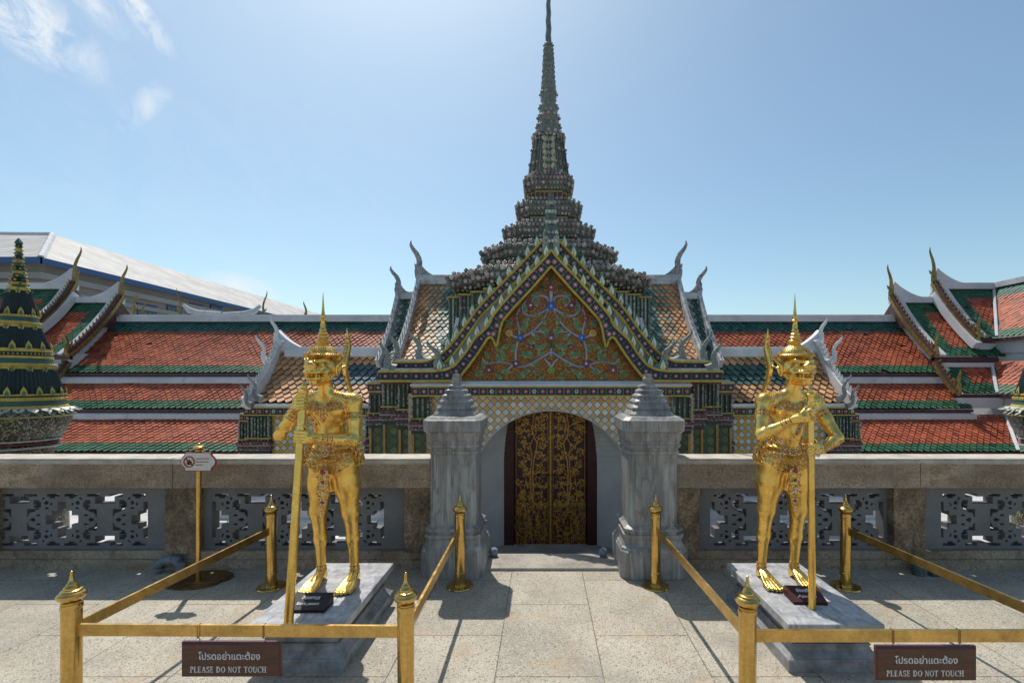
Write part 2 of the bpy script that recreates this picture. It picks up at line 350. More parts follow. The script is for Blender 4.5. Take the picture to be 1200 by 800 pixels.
M['slab'] = mat('mossy_threshold_stone', (.37, .33, .28), .85, n1=(2.5, .65, 1.2), n2=(60, .75, 1.2), dirt=[(5, (.12, .11, .09), .5, .68, .6)], bump=(60, .5, .006))
M['platform'] = mat('white_platform_paving', (.50, .49, .47), .8, n1=(2, .8, 1.1), n2=(50, .85, 1.1))

# ------------------------------------------------------------------ ground
b = MB(); b.box(-900, 900, -300, 1500, -4.6, -4.5); tag(b.build('ground', M['earth']), kind='structure')
b = MB(); b.box(-30, 30, -14, 4.86, -4.5, 0.0); tag(b.build('terrace_floor', M['floor']), kind='structure')
b = MB(); b.box(-30, 30, 4.86, 12.5, -4.5, -.67); tag(b.build('lower_platform', M['platform']), kind='structure')
b = MB(); b.bbox(-.72, .93, 4.83, 5.24, -.67, .03, .008); b.box(-.8, 1.05, 5.24, 5.6, -.67, -.16); b.box(-.8, 1.05, 5.6, 5.98, -.67, -.33); b.box(-.8, 1.05, 5.98, 6.34, -.67, -.5)
tag(b.build('threshold_step', M['slab']), kind='structure')

# ------------------------------------------------------------------ balustrade with pierced screens
def rough_box(mb, x0, x1, y0, y1, z0, z1, amp=.008, res=.035, fr=6., seed=0., mi=0, col=(1, 1, 1)):
    def disp(p):
        q = Vector((p[0] + seed, p[1], p[2]))
        nv = noise.noise_vector(q * fr) * amp + noise.noise_vector(q * fr * 3.1) * amp * .5
        return (p[0] + nv.x, p[1] + nv.y, p[2] + nv.z)
    def face(o, u, v):
        lu, lv = Vector(u).length, Vector(v).length
        nu, nv = max(1, min(60, int(lu / res))), max(1, min(60, int(lv / res)))
        vs = [disp(Vector(o) + Vector(u) * (i / nu) + Vector(v) * (j / nv)) for j in range(nv + 1) for i in range(nu + 1)]
        fs = [(j*(nu+1)+i, j*(nu+1)+i+1, (j+1)*(nu+1)+i+1, (j+1)*(nu+1)+i) for j in range(nv) for i in range(nu)]
        mb.add(vs, fs, col, mi, True)
    X, Y, Z = x1 - x0, y1 - y0, z1 - z0
    face((x0, y0, z0), (X, 0, 0), (0, 0, Z)); face((x1, y0, z0), (0, Y, 0), (0, 0, Z)); face((x1, y1, z0), (-X, 0, 0), (0, 0, Z))
    face((x0, y1, z0), (0, -Y, 0), (0, 0, Z)); face((x0, y0, z1), (X, 0, 0), (0, Y, 0)); face((x0, y1, z0), (X, 0, 0), (0, -Y, 0))

# one quarter of the repeating motif: 25 columns (from the middle of the big stepped cross to the middle bar), 15 rows from the top edge to the centre line
LAT = [
 "....##############......#",
 "........###########......",
 "...........##########....",
 "....................####.",
 "....................####.",
 "##.......#..##..........#",
]
def lat_hole(u, v):
    # u: 0 at the centre of the cross hole .. 1 at the centre bar between motifs ; v: 0 centre line .. 1 top edge ; True = hole
    x = u * 25.; y = v * 15.
    # stepped cross
    if y < 2.6 and x < 9.6: return True
    if y < 5.4 and x < 5.6: return True
    if y < 10.4 and x < 2.2: return True
    # thin slots along the top edge
    if y > 13.6:
        if 1.6 < x < 9.0 or 14.6 < x < 21.8: return True
        return False
    if 12.4 < y <= 13.6 and 4.2 < x < 7.6: return True
    # square window above the bar
    if 19.2 < x and 9.4 < y <= 13.6: return True
    # corner rosette (dots round a ring) centred at (9, 9.6)
    dx, dy = x - 9.2, y - 9.8; r = math.hypot(dx, dy)
    if r < 1.15: return True
    if 2.6 < r < 3.6:
        a = math.degrees(math.atan2(dy, dx)) % 360
        for c in (195, 265, 55):
            if abs((a - c + 180) % 360 - 180) < 16: return True
    # jagged spiral hole
    if 12.2 < x < 16.4 and 7.0 < y < 11.2:
        if not (x > 14.8 and 8.2 < y < 9.0) and not (x < 13.2 and y > 10.2): return True
    if 13.4 < x < 15.6 and 5.6 < y < 7.2: return True
    # big rosette beside the bar, centred (17.4, 0)
    dx, dy = x - 17.0, y
    if abs(dx) / 2.0 + abs(dy) / 1.35 < 1: return True
    if 15.6 < x < 20.6 and 4.0 < y < 6.4 and not (x < 17 and y < 4.8): return True
    if 18.8 < x < 20.6 and 1.8 < y < 6.4 and (x - 18.8) > (4.0 - y) * .55: return True
    if 12.6 < x < 14.8 and 2.2 < y < 3.3: return True
    return False
def lattice(mb, x0, x1, z0, z1, y0, y1, half, phase):
    zc = (z0 + z1) / 2; hz = (z1 - z0) / 2
    nx = int(round((x1 - x0) / half * 46)); nzr = 58
    dx = (x1 - x0) / nx; dz = (z1 - z0) / nzr
    H = np.zeros((nx + 2, nzr + 2), bool)
    for i in range(nx):
        u = ((x0 + (i + .5) * dx) - phase) / half
        u = abs((u + 1) % 2 - 1)
        for j in range(nzr):
            v = abs((z0 + (j + .5) * dz) - zc) / hz
            H[i + 1, j + 1] = lat_hole(u, v)
    X = lambda i: x0 + i * dx
    Z = lambda j: z0 + j * dz
    for i in range(nx):
        j = 0
        while j < nzr:
            if H[i + 1, j + 1]: j += 1; continue
            k = j
            while k < nzr and not H[i + 1, k + 1]: k += 1
            mb.quad((X(i), y0, Z(j)), (X(i+1), y0, Z(j)), (X(i+1), y0, Z(k)), (X(i), y0, Z(k)))
            mb.quad((X(i+1), y1, Z(j)), (X(i), y1, Z(j)), (X(i), y1, Z(k)), (X(i+1), y1, Z(k)))
            j = k
        for j in range(nzr):
            if H[i + 1, j + 1]: continue
            if H[i, j + 1]: mb.quad((X(i), y1, Z(j)), (X(i), y0, Z(j)), (X(i), y0, Z(j+1)), (X(i), y1, Z(j+1)))
            if H[i + 2, j + 1]: mb.quad((X(i+1), y0, Z(j)), (X(i+1), y1, Z(j)), (X(i+1), y1, Z(j+1)), (X(i+1), y0, Z(j+1)))
            if H[i + 1, j]: mb.quad((X(i), y1, Z(j)), (X(i+1), y1, Z(j)), (X(i+1), y0, Z(j)), (X(i), y0, Z(j)))
            if H[i + 1, j + 2]: mb.quad((X(i), y0, Z(j+1)), (X(i+1), y0, Z(j+1)), (X(i+1), y1, Z(j+1)), (X(i), y1, Z(j+1)))
YB = 4.84
def bx(px, d=YB): return (px - 636) * d / F
def balustrade(side, posts, panels, joints, xs, label):
    t = thing('balustrade', ((xs[0] + xs[1]) / 2, 5.05, 0), label, 'balustrade')
    # coping stones
    js = [xs[0]] + joints + [xs[1]]
    for k in range(len(js) - 1):
        mb = MB(); a, c = js[k] + .004, js[k + 1] - .004
        rough_box(mb, a, c, 4.80, 5.09, .875, 1.125, .005, .06, 3., k * 3.3)
        n = 40
        # moulded lip on top
        for (ya, yb, za, zb, mi) in ((4.79, 5.10, 1.124, 1.142, 1), (4.776, 5.11, 1.14, 1.163, 1), (4.786, 5.10, 1.162, 1.182, 1)):
            rough_box(mb, a, c, ya, yb, za, zb, .0025, .09, 5., k * 5.1, mi)
        mb.build('coping_stone', [M['coping'], M['copingtop']], t)
    mb = MB(); rough_box(mb, xs[0], xs[1], 4.85, 5.10, -.01, .105, .006, .08, 3.); rough_box(mb, xs[0], xs[1], 4.88, 5.08, .105, .19, .006, .08, 3., 2.)
    mb.build('base_course', M['coping'], t)
    for (a, c) in posts:
        mb = MB(); rough_box(mb, bx(a), bx(c), 4.83, 5.07, .185, .88, .012, .03, 5., a)
        mb.build('stone_post', M['brownstone'], t)
    for (a, c, l0, l1, ph) in panels:
        x0, x1 = bx(a, 4.93), bx(c, 4.93); lx0, lx1 = bx(l0, 4.96), bx(l1, 4.96); zl0, zl1 = zz(638, 4.96), zz(577.5, 4.96)
        mb = MB()
        y0, y1 = 4.93, 5.05
        mb.box(x0, lx0, y0, y1, .19, .875); mb.box(lx1, x1, y0, y1, .19, .875)
        mb.box(lx0, lx1, y0, y1, .19, zl0); mb.box(lx0, lx1, y0, y1, zl1, .875)
        lattice(mb, lx0, lx1, zl0, zl1, y0 + .004, y1 - .004, 50. * 4.96 / F, bx(ph, 4.96))
        mb.build('pierced_screen', M['concrete'], t)
    return t
balustrade(-1, [(-46, -10), (194, 231), (474, 506)], [(-300, -46, -290, -62, 0), (-10, 194, 0, 176, 75.5), (231, 474, 250.5, 451, 350.5)], [bx(-28), bx(206)], (bx(-300), bx(506)),
   'weathered stone balustrade with pierced grey screens, on the left of the archway')
balustrade(1, [(788, 819), (1047, 1084), (1280, 1316)], [(819, 1047, 831, 1033, 932), (1084, 1280, 1100, 1265, 1203 - 4), (1316, 1560, 1330, 1545, 1430)], [bx(1075), bx(1300)], (bx(788), bx(1560)),
   'weathered stone balustrade with pierced grey screens, on the right of the archway')

# ------------------------------------------------------------------ marble gate pillars
def octa(cx, cy, h, z, ch=.22):
    c = h * ch
    return [(cx-h+c, cy-h, z), (cx+h-c, cy-h, z), (cx+h, cy-h+c, z), (cx+h, cy+h-c, z), (cx+h-c, cy+h, z), (cx-h+c, cy+h, z), (cx-h, cy+h-c, z), (cx-h, cy-h+c, z)]
def pillar(cx, k, label):
    t = thing('marble_pillar', (cx, 4.95, 0), label, 'pillar', 'marble pillars either side of the archway')
    D0 = 4.95
    def prof(rows):
        out = []
        for (hp, y) in rows:
            h = hp * k * 4.63 / F
            h = hp * k * (D0 / (F + hp * k))
            out.append((h, zz(y, D0 - h)))
        return out
    def mk(name, rows, ch):
        mb = MB(); pr = prof(rows)
        mb.loft([octa(cx, D0, h, z, ch) for h, z in pr]); return mb.build(name, M['marble'], t)
    mk('pillar_base', [(37.5, 679), (37.5, 648), (36, 645), (36, 643.5), (34, 641), (32.5, 637), (32, 633), (33.5, 631), (33.5, 627.5), (31, 626), (31, 624.5), (32.5, 623), (32.5, 620.5), (30, 618.5), (27.5, 616)], .2)
    mk('pillar_shaft', [(27, 616), (27, 533)], .16)
    mk('pillar_capital', [(27.5, 533), (29, 531.5), (29, 529), (28, 528), (28, 526.5), (30.5, 524), (30.5, 521.5), (29.5, 520.5), (29.5, 518), (31, 516), (31.5, 508), (32.5, 507), (34.5, 505.5), (34.8, 493), (33, 491.5), (30, 488.5), (26, 487.5)], .18)
    tier = []
    hs = [24.5, 21.3, 18.4, 15.6, 12.6, 9.6]
    ys = [488.5, 480.5, 473, 466, 460, 454.5, 449.5]
    for i, h in enumerate(hs):
        y0, y1 = ys[i], ys[i + 1]
        tier += [(h - 1.2, y0), (h, y0 - 1.2), (h - .5, y0 - 3), (h - 3.4, y1 + 1.0), (h - 3.6, y1)]
    tier += [(3.8, 449), (4.0, 447), (5.3, 445), (5.0, 442.5), (3.6, 441), (4.4, 439.5), (4.2, 438.2), (1, 438)]
    mk('stepped_cap', tier, .2)
    return t
pillar((535.5 - 636) * 4.63 / F * (4.63 + .32) / 4.63 , 1.0, 'grey marble pillar with stepped pyramid cap, left of the archway')
pillar((759.5 - 636) * 4.62 / F * 4.95 / 4.63, 1.07, 'grey marble pillar with stepped pyramid cap, right of the archway')

# ------------------------------------------------------------------ brass posts, straps, signs
def shaft_prof():
    return [(.051, .0), (.051, .128), (.047, .132), (.0475, .69)]
POST_PROTO = None
def make_post(loc, label):
    global POST_PROTO
    G = 'brass posts round the two statues'
    if POST_PROTO:
        c = copy_tree(POST_PROTO); c.location = loc; c['label'] = label
        c.rotation_euler = (0, 0, random.uniform(-3, 3)); return c
    t = thing('brass_post', loc, label, 'post', G)
    x, y, z = loc
    mb = MB(); mb.lathe([(.128, .001), (.130, .005), (.126, .014), (.06, .016), (.055, .022)], loc, 32)
    for k in range(4):
        a = R(45 + 90 * k); mb.lathe([(.009, .015), (.008, .021), (.003, .023)], (x + .1 * math.cos(a), y + .1 * math.sin(a), z), 8, mi=1)
    mb.build('base_plate', [M['brass'], M['brassdark']], t)
    mb = MB(); mb.lathe(shaft_prof(), (x, y, z + .012), 28); mb.lathe([(.0485, .668), (.0505, .676), (.0505, .692), (.0485, .70), (.044, .702)], loc, 28)
    mb.build('shaft', M['brass'], t)
    mb = MB(); mb.lathe([(.044, .70), (.048, .706), (.048, .712), (.040, .716), (.046, .722), (.060, .732), (.067, .745), (.067, .757), (.060, .766), (.050, .772), (.052, .776), (.049, .781), (.036, .786), (.037, .792), (.035, .798), (.026, .806), (.023, .811), (.024, .815), (.017, .822), (.0125, .836), (.009, .856), (.0065, .874), (.0075, .880), (.0055, .887), (.001, .890)], loc, 28)
    mb.build('finial', M['brass'], t)
    POST_PROTO = t; return t
PB = {}
for key, loc, lab in (
    ('lfo', (-2.745, 2.685, 0), 'brass post in the left foreground at the left edge of the picture'),
    ('lfi', (-.792, 2.665, 0), 'brass post in the foreground, front right corner of the left statue enclosure'),
    ('lbo', (-2.626, 4.46, 0), 'brass post standing between the pole sign and the lion-faced statue'),
    ('lbi', (-.803, 4.47, 0), 'brass post in front of the left marble pillar'),
    ('rfi', (1.164, 2.62, 0), 'brass post in the foreground, front left corner of the right statue enclosure'),
    ('rbi', (1.096, 4.47, 0), 'brass post in front of the right marble pillar'),
    ('rbo', (2.932, 4.46, 0), 'brass post just behind and right of the right statue'),
    ('rfo', (3.10, 2.62, 0), 'brass post beyond the right edge of the picture at the front corner')):
    PB[key] = Vector(loc); make_post(loc, lab)
def strap(a, c, label, name='brass_rail'):
    a, c = PB[a].copy(), PB[c].copy(); d = (c - a).normalized(); a += d * .043; c -= d * .043
    n = Vector((-d.y, d.x, 0)) * .009
    z0, z1 = .515, .582
    mb = MB(); rings = []
    for p in (a, c):
        rings.append([p - n + Vector((0,0,z0)), p + n + Vector((0,0,z0)), p + n + Vector((0,0,z1)), p - n + Vector((0,0,z1))])
    mb.loft(rings)
    o = mb.build(name, M['brassdull']); return tag(o, label, 'barrier rail', 'flat brass rails between the posts')
strap('lfo', 'lfi', 'flat brass rail across the front of the left statue, carrying the hanging sign')
strap('lbo', 'lfo', 'flat brass rail slanting down to the left foreground post, crossing the pole sign')
strap('lbi', 'lfi', 'flat brass rail running back beside the left statue towards the left pillar')
strap('rfi', 'rfo', 'flat brass rail across the front of the right statue, carrying the hanging sign')
strap('rbi', 'rfi', 'flat brass rail running back beside the right statue towards the right pillar')
strap('rbo', 'rfo', 'flat brass rail slanting down to the right edge of the picture')

# --- lettering
def text_mesh(name, s, size, origin, parent, m, ux=Vector((1,0,0)), uz=Vector((0,0,1)), width=None, depth=.0015, shear=0., align='CENTER', bold=0.0):
    cu = bpy.data.curves.new(name, 'FONT'); cu.body = s; cu.size = size; cu.extrude = depth; cu.align_x = align; cu.shear = shear; cu.offset = bold
    o = bpy.data.objects.new(name, cu); COL.objects.link(o)
    dg = bpy.context.evaluated_depsgraph_get(); me = bpy.data.meshes.new_from_object(o.evaluated_get(dg)); bpy.data.objects.remove(o)
    n = ux.cross(uz)
    V = np.array([v.co[:] for v in me.vertices]) if len(me.vertices) else np.zeros((1, 3))
    w = V[:, 0].max() - V[:, 0].min(); cx_ = (V[:, 0].max() + V[:, 0].min()) / 2
    k = (width / w) if width else 1.
    off = wloc(parent)
    for i, v in enumerate(me.vertices):
        v.co = origin + ux * ((V[i, 0] - cx_) * k) + uz * V[i, 1] + n * V[i, 2] - off
    me.materials.clear(); me.materials.append(m)
    ob = bpy.data.objects.new(name, me); COL.objects.link(ob); ob.parent = parent
    return ob
def serif_text(mb, s, origin, h, width):
    # simple serif capitals built from stroke polygons, x-z plane facing -Y
    T, t_ = .17, .07
    out = []
    def bar(x0, z0, x1, z1, w):
        dx, dz = x1 - x0, z1 - z0; l = math.hypot(dx, dz); nx, nz_ = -dz / l * w / 2, dx / l * w / 2
        out.append([(x0 + nx, z0 + nz_), (x0 - nx, z0 - nz_), (x1 - nx, z1 - nz_), (x1 + nx, z1 + nz_)])
    def stem(x, z0=0., z1=1., w=T, s0=True, s1=True):
        bar(x, z0, x, z1, w)
        if s0: bar(x - w*1.1, z0 + .03, x + w*1.1, z0 + .03, .06)
        if s1: bar(x - w*1.1, z1 - .03, x + w*1.1, z1 - .03, .06)
    def arc(cx, cz, rx, rz, a0, a1, n=12):
        for i in range(n):
            a = R(a0 + (a1 - a0) * i / n); c = R(a0 + (a1 - a0) * (i + 1) / n); am = (a + c) / 2
            w = t_ + (T - t_) * abs(math.cos(am))
            bar(cx + rx * math.cos(a), cz + rz * math.sin(a), cx + rx * math.cos(c) * 1.0, cz + rz * math.sin(c), w)
    adv = 0; polys = []
    for ch in s:
        out = []
        if ch == ' ': adv += .42; continue
        if ch == 'P': stem(.15); arc(.22, .74, .27, .23, 90, -90, 8); bar(.15, .97, .24, .97, t_); bar(.15, .51, .24, .51, t_); w = .6
        elif ch == 'L': stem(.15); bar(.1, .03, .52, .03, t_); bar(.5, 0, .5, .22, t_); w = .6
        elif ch == 'E': stem(.15); bar(.1, .03, .52, .03, t_); bar(.5, 0, .5, .2, t_); bar(.1, .97, .5, .97, t_); bar(.48, .8, .48, 1, t_); bar(.15, .52, .4, .52, t_); bar(.4, .42, .4, .62, t_); w = .62
        elif ch == 'A': bar(.1, 0, .36, 1, t_); bar(.62, 0, .36, 1, T); bar(.2, .34, .52, .34, t_); bar(0, .03, .2, .03, .06); bar(.46, .03, .76, .03, .06); w = .76
        elif ch == 'S': arc(.28, .74, .19, .23, 20, 270, 10); arc(.28, .26, .21, .23, 90, -160, 10); bar(.47, .75, .47, 1., .06); bar(.07, 0, .07, .25, .06); w = .58
        elif ch == 'D': stem(.15); arc(.2, .5, .42, .47, 90, -90, 12); w = .76
        elif ch == 'O': arc(.38, .5, .3, .47, 0, 360, 20); w = .76
        elif ch == 'N': stem(.12, w=t_); bar(.12, 1, .6, .0, T); stem(.6, w=t_); w = .74
        elif ch == 'T': stem(.34, s1=False); bar(.04, .97, .64, .97, t_); bar(.05, .78, .05, 1, .06); bar(.63, .78, .63, 1, .06); w = .7
        elif ch == 'U': stem(.14, z0=.3, s0=False); arc(.37, .3, .23, .27, 180, 360, 10); stem(.6, z0=.3, w=t_, s0=False); w = .74
        elif ch == 'C': arc(.4, .5, .31, .47, 45, 315, 16); bar(.64, .7, .64, 1, .06); w = .7
        elif ch == 'H': stem(.15); stem(.62); bar(.15, .52, .62, .52, t_); w = .78
        for q in out: polys.append([(x + adv, z) for x, z in q])
        adv += w + .09
    k = width / adv
    for i, q in enumerate(polys):
        pts = [(origin.x + (x - adv / 2) * k, origin.z + z * h) for x, z in q]
        mb.poly(pts, origin.y - .0015 - (i % 7) * .00004, origin.y + .001)
def hanging_sign(x0, x1, ztop, zbot, y, label, tilt=0.):
    cx_ = (x0 + x1) / 2
    t = thing('hanging_sign', (cx_, y, zbot), label, 'sign', 'brown hanging signs')
    mb = MB(); d = .012; e = .014
    rings = [[(x0, y + d, zbot), (x1, y + d, zbot), (x1, y + d, ztop), (x0, y + d, ztop)],
             [(x0, y - d * .3, zbot), (x1, y - d * .3, zbot), (x1, y - d * .3, ztop), (x0, y - d * .3, ztop)],
             [(x0 + e*.5, y - d, zbot + e*.5), (x1 - e*.5, y - d, zbot + e*.5), (x1 - e*.5, y - d, ztop - e), (x0 + e*.5, y - d, ztop - e)]]
    mb.loft(rings[:2], mi=1, cap0=True, cap1=False); mb.loft(rings[1:], mi=1, cap0=False, cap1=False); mb.add(rings[2], [(0, 1, 2, 3)], mi=0)
    mb.build('board', [M['signwood'], M['signedge']], t)
    h = ztop - zbot; w = x1 - x0
    text_mesh('thai_lettering', 'โปรดอย่าแตะต้อง', h * .27, Vector((cx_ - .005, y - d - .001, zbot + h * .52)), t, M['letter'], width=w * .62, bold=.0006)
    mb = MB(); serif_text(mb, 'PLEASE DO NOT TOUCH', Vector((cx_ - .01, y - d - .0006, zbot + h * .15)), h * .17, w * .77)
    mb.build('english_lettering', M['letter'], t)
    for f in (.17, .83):
        mb = MB(); x = x0 + w * f
        mb.tube([(x, y, ztop - .01), (x + .006, y, ztop + .012), (x - .006, y, ztop + .024), (x, y, ztop + .034)], .0022, 6)
        # loop of wire round the rail
        lp = [(x, y - .014, .512), (x, y - .014, .585), (x, y + .014, .585), (x, y + .014, .512), (x, y - .014, .512)]
        mb.tube(lp, .0025, 6); mb.tube([(x, y, .512), (x, y, ztop + .03)], .002, 6)
        mb.build('hook', M['brassdark'], t)
hanging_sign((211.5 - 636) * 2.66 / F, (328 - 636) * 2.66 / F, zz(752.5, 2.66), zz(793.5, 2.66), 2.673, 'brown board reading PLEASE DO NOT TOUCH hanging from the left front rail')
hanging_sign((1027 - 636) * 2.61 / F, (1145 - 636) * 2.61 / F, zz(757, 2.61), zz(797.5, 2.61), 2.62, 'brown board reading PLEASE DO NOT TOUCH hanging from the right front rail')

# --- pole sign
t = thing('pole_sign', (-3.41, 4.56, 0), 'small white notice with a red prohibition circle on a slim brass pole, left side', 'sign stand')
mb = MB()
for (sx, sy) in ((-.03, -.03), (.02, .08)):
    pts = []
    for k in range(32):
        a = 2 * math.pi * k / 32; pts.append((-3.41 + sx + .26 * math.cos(a), 4.56 + sy + .15 * math.sin(a)))
    mb.loft([[(x, y, z) for x, y in pts] for z in ((.001, .018) if sy < 0 else (.018, .026))])
mb.build('base_plate', M['brassdark'], t)
mb = MB(); mb.tube([(-3.41, 4.56, .02), (-3.40, 4.56, 1.30)], .023, 16); mb.build('pole', M['brass'], t)
mb = MB(); mb.lathe([(.03, 1.28), (.034, 1.29), (.034, 1.31), (.05, 1.325), (.05, 1.345), (.04, 1.35), (.02, 1.355), (.012, 1.375), (.002, 1.38)], (-3.40, 4.56, 0), 20); mb.build('pole_cap', M['brass'], t)
def bracket_outline(cx_, cz, w, h, k=0.):
    w += k; h += k; c = .035
    return [(cx_ - w + c, cz - h), (cx_ + w - c, cz - h), (cx_ + w - c*.9, cz - h + c*.7), (cx_ + w, cz - h*.35), (cx_ + w + .012, cz), (cx_ + w, cz + h*.35), (cx_ + w - c*.9, cz + h - c*.7), (cx_ + w - c, cz + h),
            (cx_ - w + c, cz + h), (cx_ - w + c*.9, cz + h - c*.7), (cx_ - w, cz + h*.35), (cx_ - w - .012, cz), (cx_ - w, cz - h*.35), (cx_ - w + c*.9, cz - h + c*.7)]
cx_, cz = (233.5 - 636) * 4.53 / F, zz(540.5, 4.53)
mb = MB(); mb.poly(bracket_outline(cx_, cz, .165, .093), 4.515, 4.53, mi=1); mb.poly(bracket_outline(cx_, cz, .165, .093, -.008), 4.512, 4.53, mi=0)
brd = mb.build('notice_board', [M['signwhite'], M['signred']], t)
mb = MB(); icx = cx_ - .085
mb.tube([(icx + .05 * math.cos(2*math.pi*k/28), 4.509, cz + .05 * math.sin(2*math.pi*k/28)) for k in range(29)], .0055, 6, mi=0)
mb.tube([(icx - .035, 4.507, cz + .035), (icx + .035, 4.507, cz - .035)], .005, 6, mi=0)
mb.poly([(icx - .03, cz - .02), (icx - .018, cz - .012), (icx - .02, cz + .006), (icx - .004, cz + .004), (icx + .002, cz + .026), (icx + .012, cz + .004), (icx + .03, cz + .01), (icx + .022, cz - .008), (icx + .03, cz - .022), (icx, cz - .03)], 4.509, 4.5115, mi=1)
mb.build('prohibition_symbol', [M['signred'], M['blackm']], brd)
mb = MB()
for k, (dz, w) in enumerate(((.03, .13), (.0, .125), (-.03, .07))):
    x = cx_ - .02; random.seed(k)
    while x < cx_ - .02 + w:
        l = random.uniform(.008, .02); mb.box(x, x + l, 4.5095, 4.512, cz + dz - .004, cz + dz + .004); x += l + .004
mb.build('lettering', M['signred'], brd)
# --- drain pipes and small stones
mb = MB(); pts = [(-3.90, 4.80, .02)] + [(-3.90 + .075 - .075 * math.cos(R(a)), 4.80, .05 + .075 * math.sin(R(a))) for a in range(0, 181, 20)] + [(-3.75, 4.80, .0)]
mb.tube([( -3.98, 4.78, .03), (-3.98, 4.78, .06), (-3.965, 4.78, .10), (-3.93, 4.78, .125), (-3.88, 4.78, .135), (-3.82, 4.78, .135), (-3.78, 4.78, .12), (-3.755, 4.78, .08), (-3.75, 4.78, -.005)], .046, 18)
mb.tube([(-3.87, 4.78, .135), (-3.83, 4.78, .135)], .051, 18)
tag(mb.build('drain_pipe', M['pipe']), 'grey plastic drain elbow at the foot of the left balustrade', 'pipe')
mb = MB(); mb.tube([(3.86, 4.74, .0), (3.86, 4.74, .09), (3.865, 4.76, .13), (3.87, 4.86, .14)], .05, 18); mb.tube([(3.86, 4.74, .0), (3.86, 4.74, .05)], .056, 18); mb.tube([(3.95, 4.70, .03), (4.12, 4.72, .03)], .03, 12)
tag(mb.build('drain_pipe', M['tealpipe']), 'faded green drain elbow at the foot of the right balustrade', 'pipe')
for (x, y_, lab) in ((578.5, 643, 'small rounded blue grey stone beside the left pillar at the threshold'), (706.5, 645, 'small rounded blue grey stone beside the right pillar at the threshold')):
    mb = MB(); c = P(x, y_, 5.15); mb.ball((c.x, c.y, .075), (.05, .045, .055), n=14, m=9)
    for i, v in enumerate(mb.v):
        q = noise.noise(Vector(v) * 22) * .012; d_ = (Vector(v) - Vector((c.x, c.y, .075))).normalized(); mb.v[i] = tuple(Vector(v) + d_ * q)
    tag(mb.build('loose_stone', mat('blue_grey_stone', (.20, .25, .31), .8, n1=(30, .6, 1.2))), lab, 'stone', 'two stones at the threshold')

# ------------------------------------------------------------------ statue plinths and name plates
def rect(cx, cy, hx, hy, z): return [(cx-hx, cy-hy, z), (cx+hx, cy-hy, z), (cx+hx, cy+hy, z), (cx-hx, cy+hy, z)]
def plinth(cx, cy, label):
    t = thing('statue_plinth', (cx, cy, 0), label, 'plinth', 'marble plinths under the statues')
    hx, hy = .328, .53
    mb = MB(); rows = [(0, .0), (0, .078), (-.006, .086), (-.012, .088), (-.03, .105), (-.05, .125), (-.062, .150), (-.055, .158), (-.055, .166), (-.075, .17), (-.075, .25), (-.06, .256), (-.045, .268)]
    mb.loft([rect(cx, cy, hx + o, hy + o, z) for o, z in rows]); mb.build('moulded_base', M['marbledark'], t)
    mb = MB(); rows = [(-.004, .268), (0, .272), (0, .326), (-.004, .33)]
    mb.loft([rect(cx, cy, hx + o, hy + o, z) for o, z in rows]); mb.build('top_slab', M['marbletop'], t)
plinth(-1.69, 3.68, 'grey marble plinth under the left statue')
plinth(2.01, 3.68, 'grey marble plinth under the right statue')
def name_plate(c, w, dp, thai, eng, m, label, yaw=0.):
    t = thing('name_plate', c, label, 'name plate', 'name plates at the feet of the statues')
    cx_, cy_, z = c; h0, h1 = .02, .075
    mb = MB()
    A = [(-w/2, -dp/2, 0), (w/2, -dp/2, 0), (w/2, dp/2, 0), (-w/2, dp/2, 0)]; B = [(-w/2, -dp/2, h0), (w/2, -dp/2, h0), (w/2, dp/2, h1), (-w/2, dp/2, h1)]
    mb.loft([[(cx_ + a, cy_ + b_, z + c_) for a, b_, c_ in A], [(cx_ + a, cy_ + b_, z + c_) for a, b_, c_ in B]])
    mb.build('wedge', m, t)
    uz = Vector((0, dp, h1 - h0)).normalized(); nn = Vector((1, 0, 0)).cross(uz)
    mid = Vector((cx_, cy_, z + (h0 + h1) / 2)) + nn * .002
    text_mesh('thai_lettering', thai, .042, mid + uz * .016, t, M['letter'], ux=Vector((1, 0, 0)), uz=uz, width=w * .46, bold=.0008)
    text_mesh('english_lettering', eng, .036, mid - uz * .038, t, M['letter'], ux=Vector((1, 0, 0)), uz=uz, width=w * .58, shear=.25, bold=.0008)
    t.rotation_euler = (0, 0, yaw)
name_plate((-1.713, 3.385, .331), .285, .155, 'สิงหพานร', 'Singha panorn', M['plate'], 'dark name plate with white lettering on the left plinth')
name_plate((1.995, 3.50, .331), .245, .155, 'อัปสรสีห์', 'Apsonsi', M['platered'], 'maroon name plate with white lettering on the right plinth', yaw=-.06)
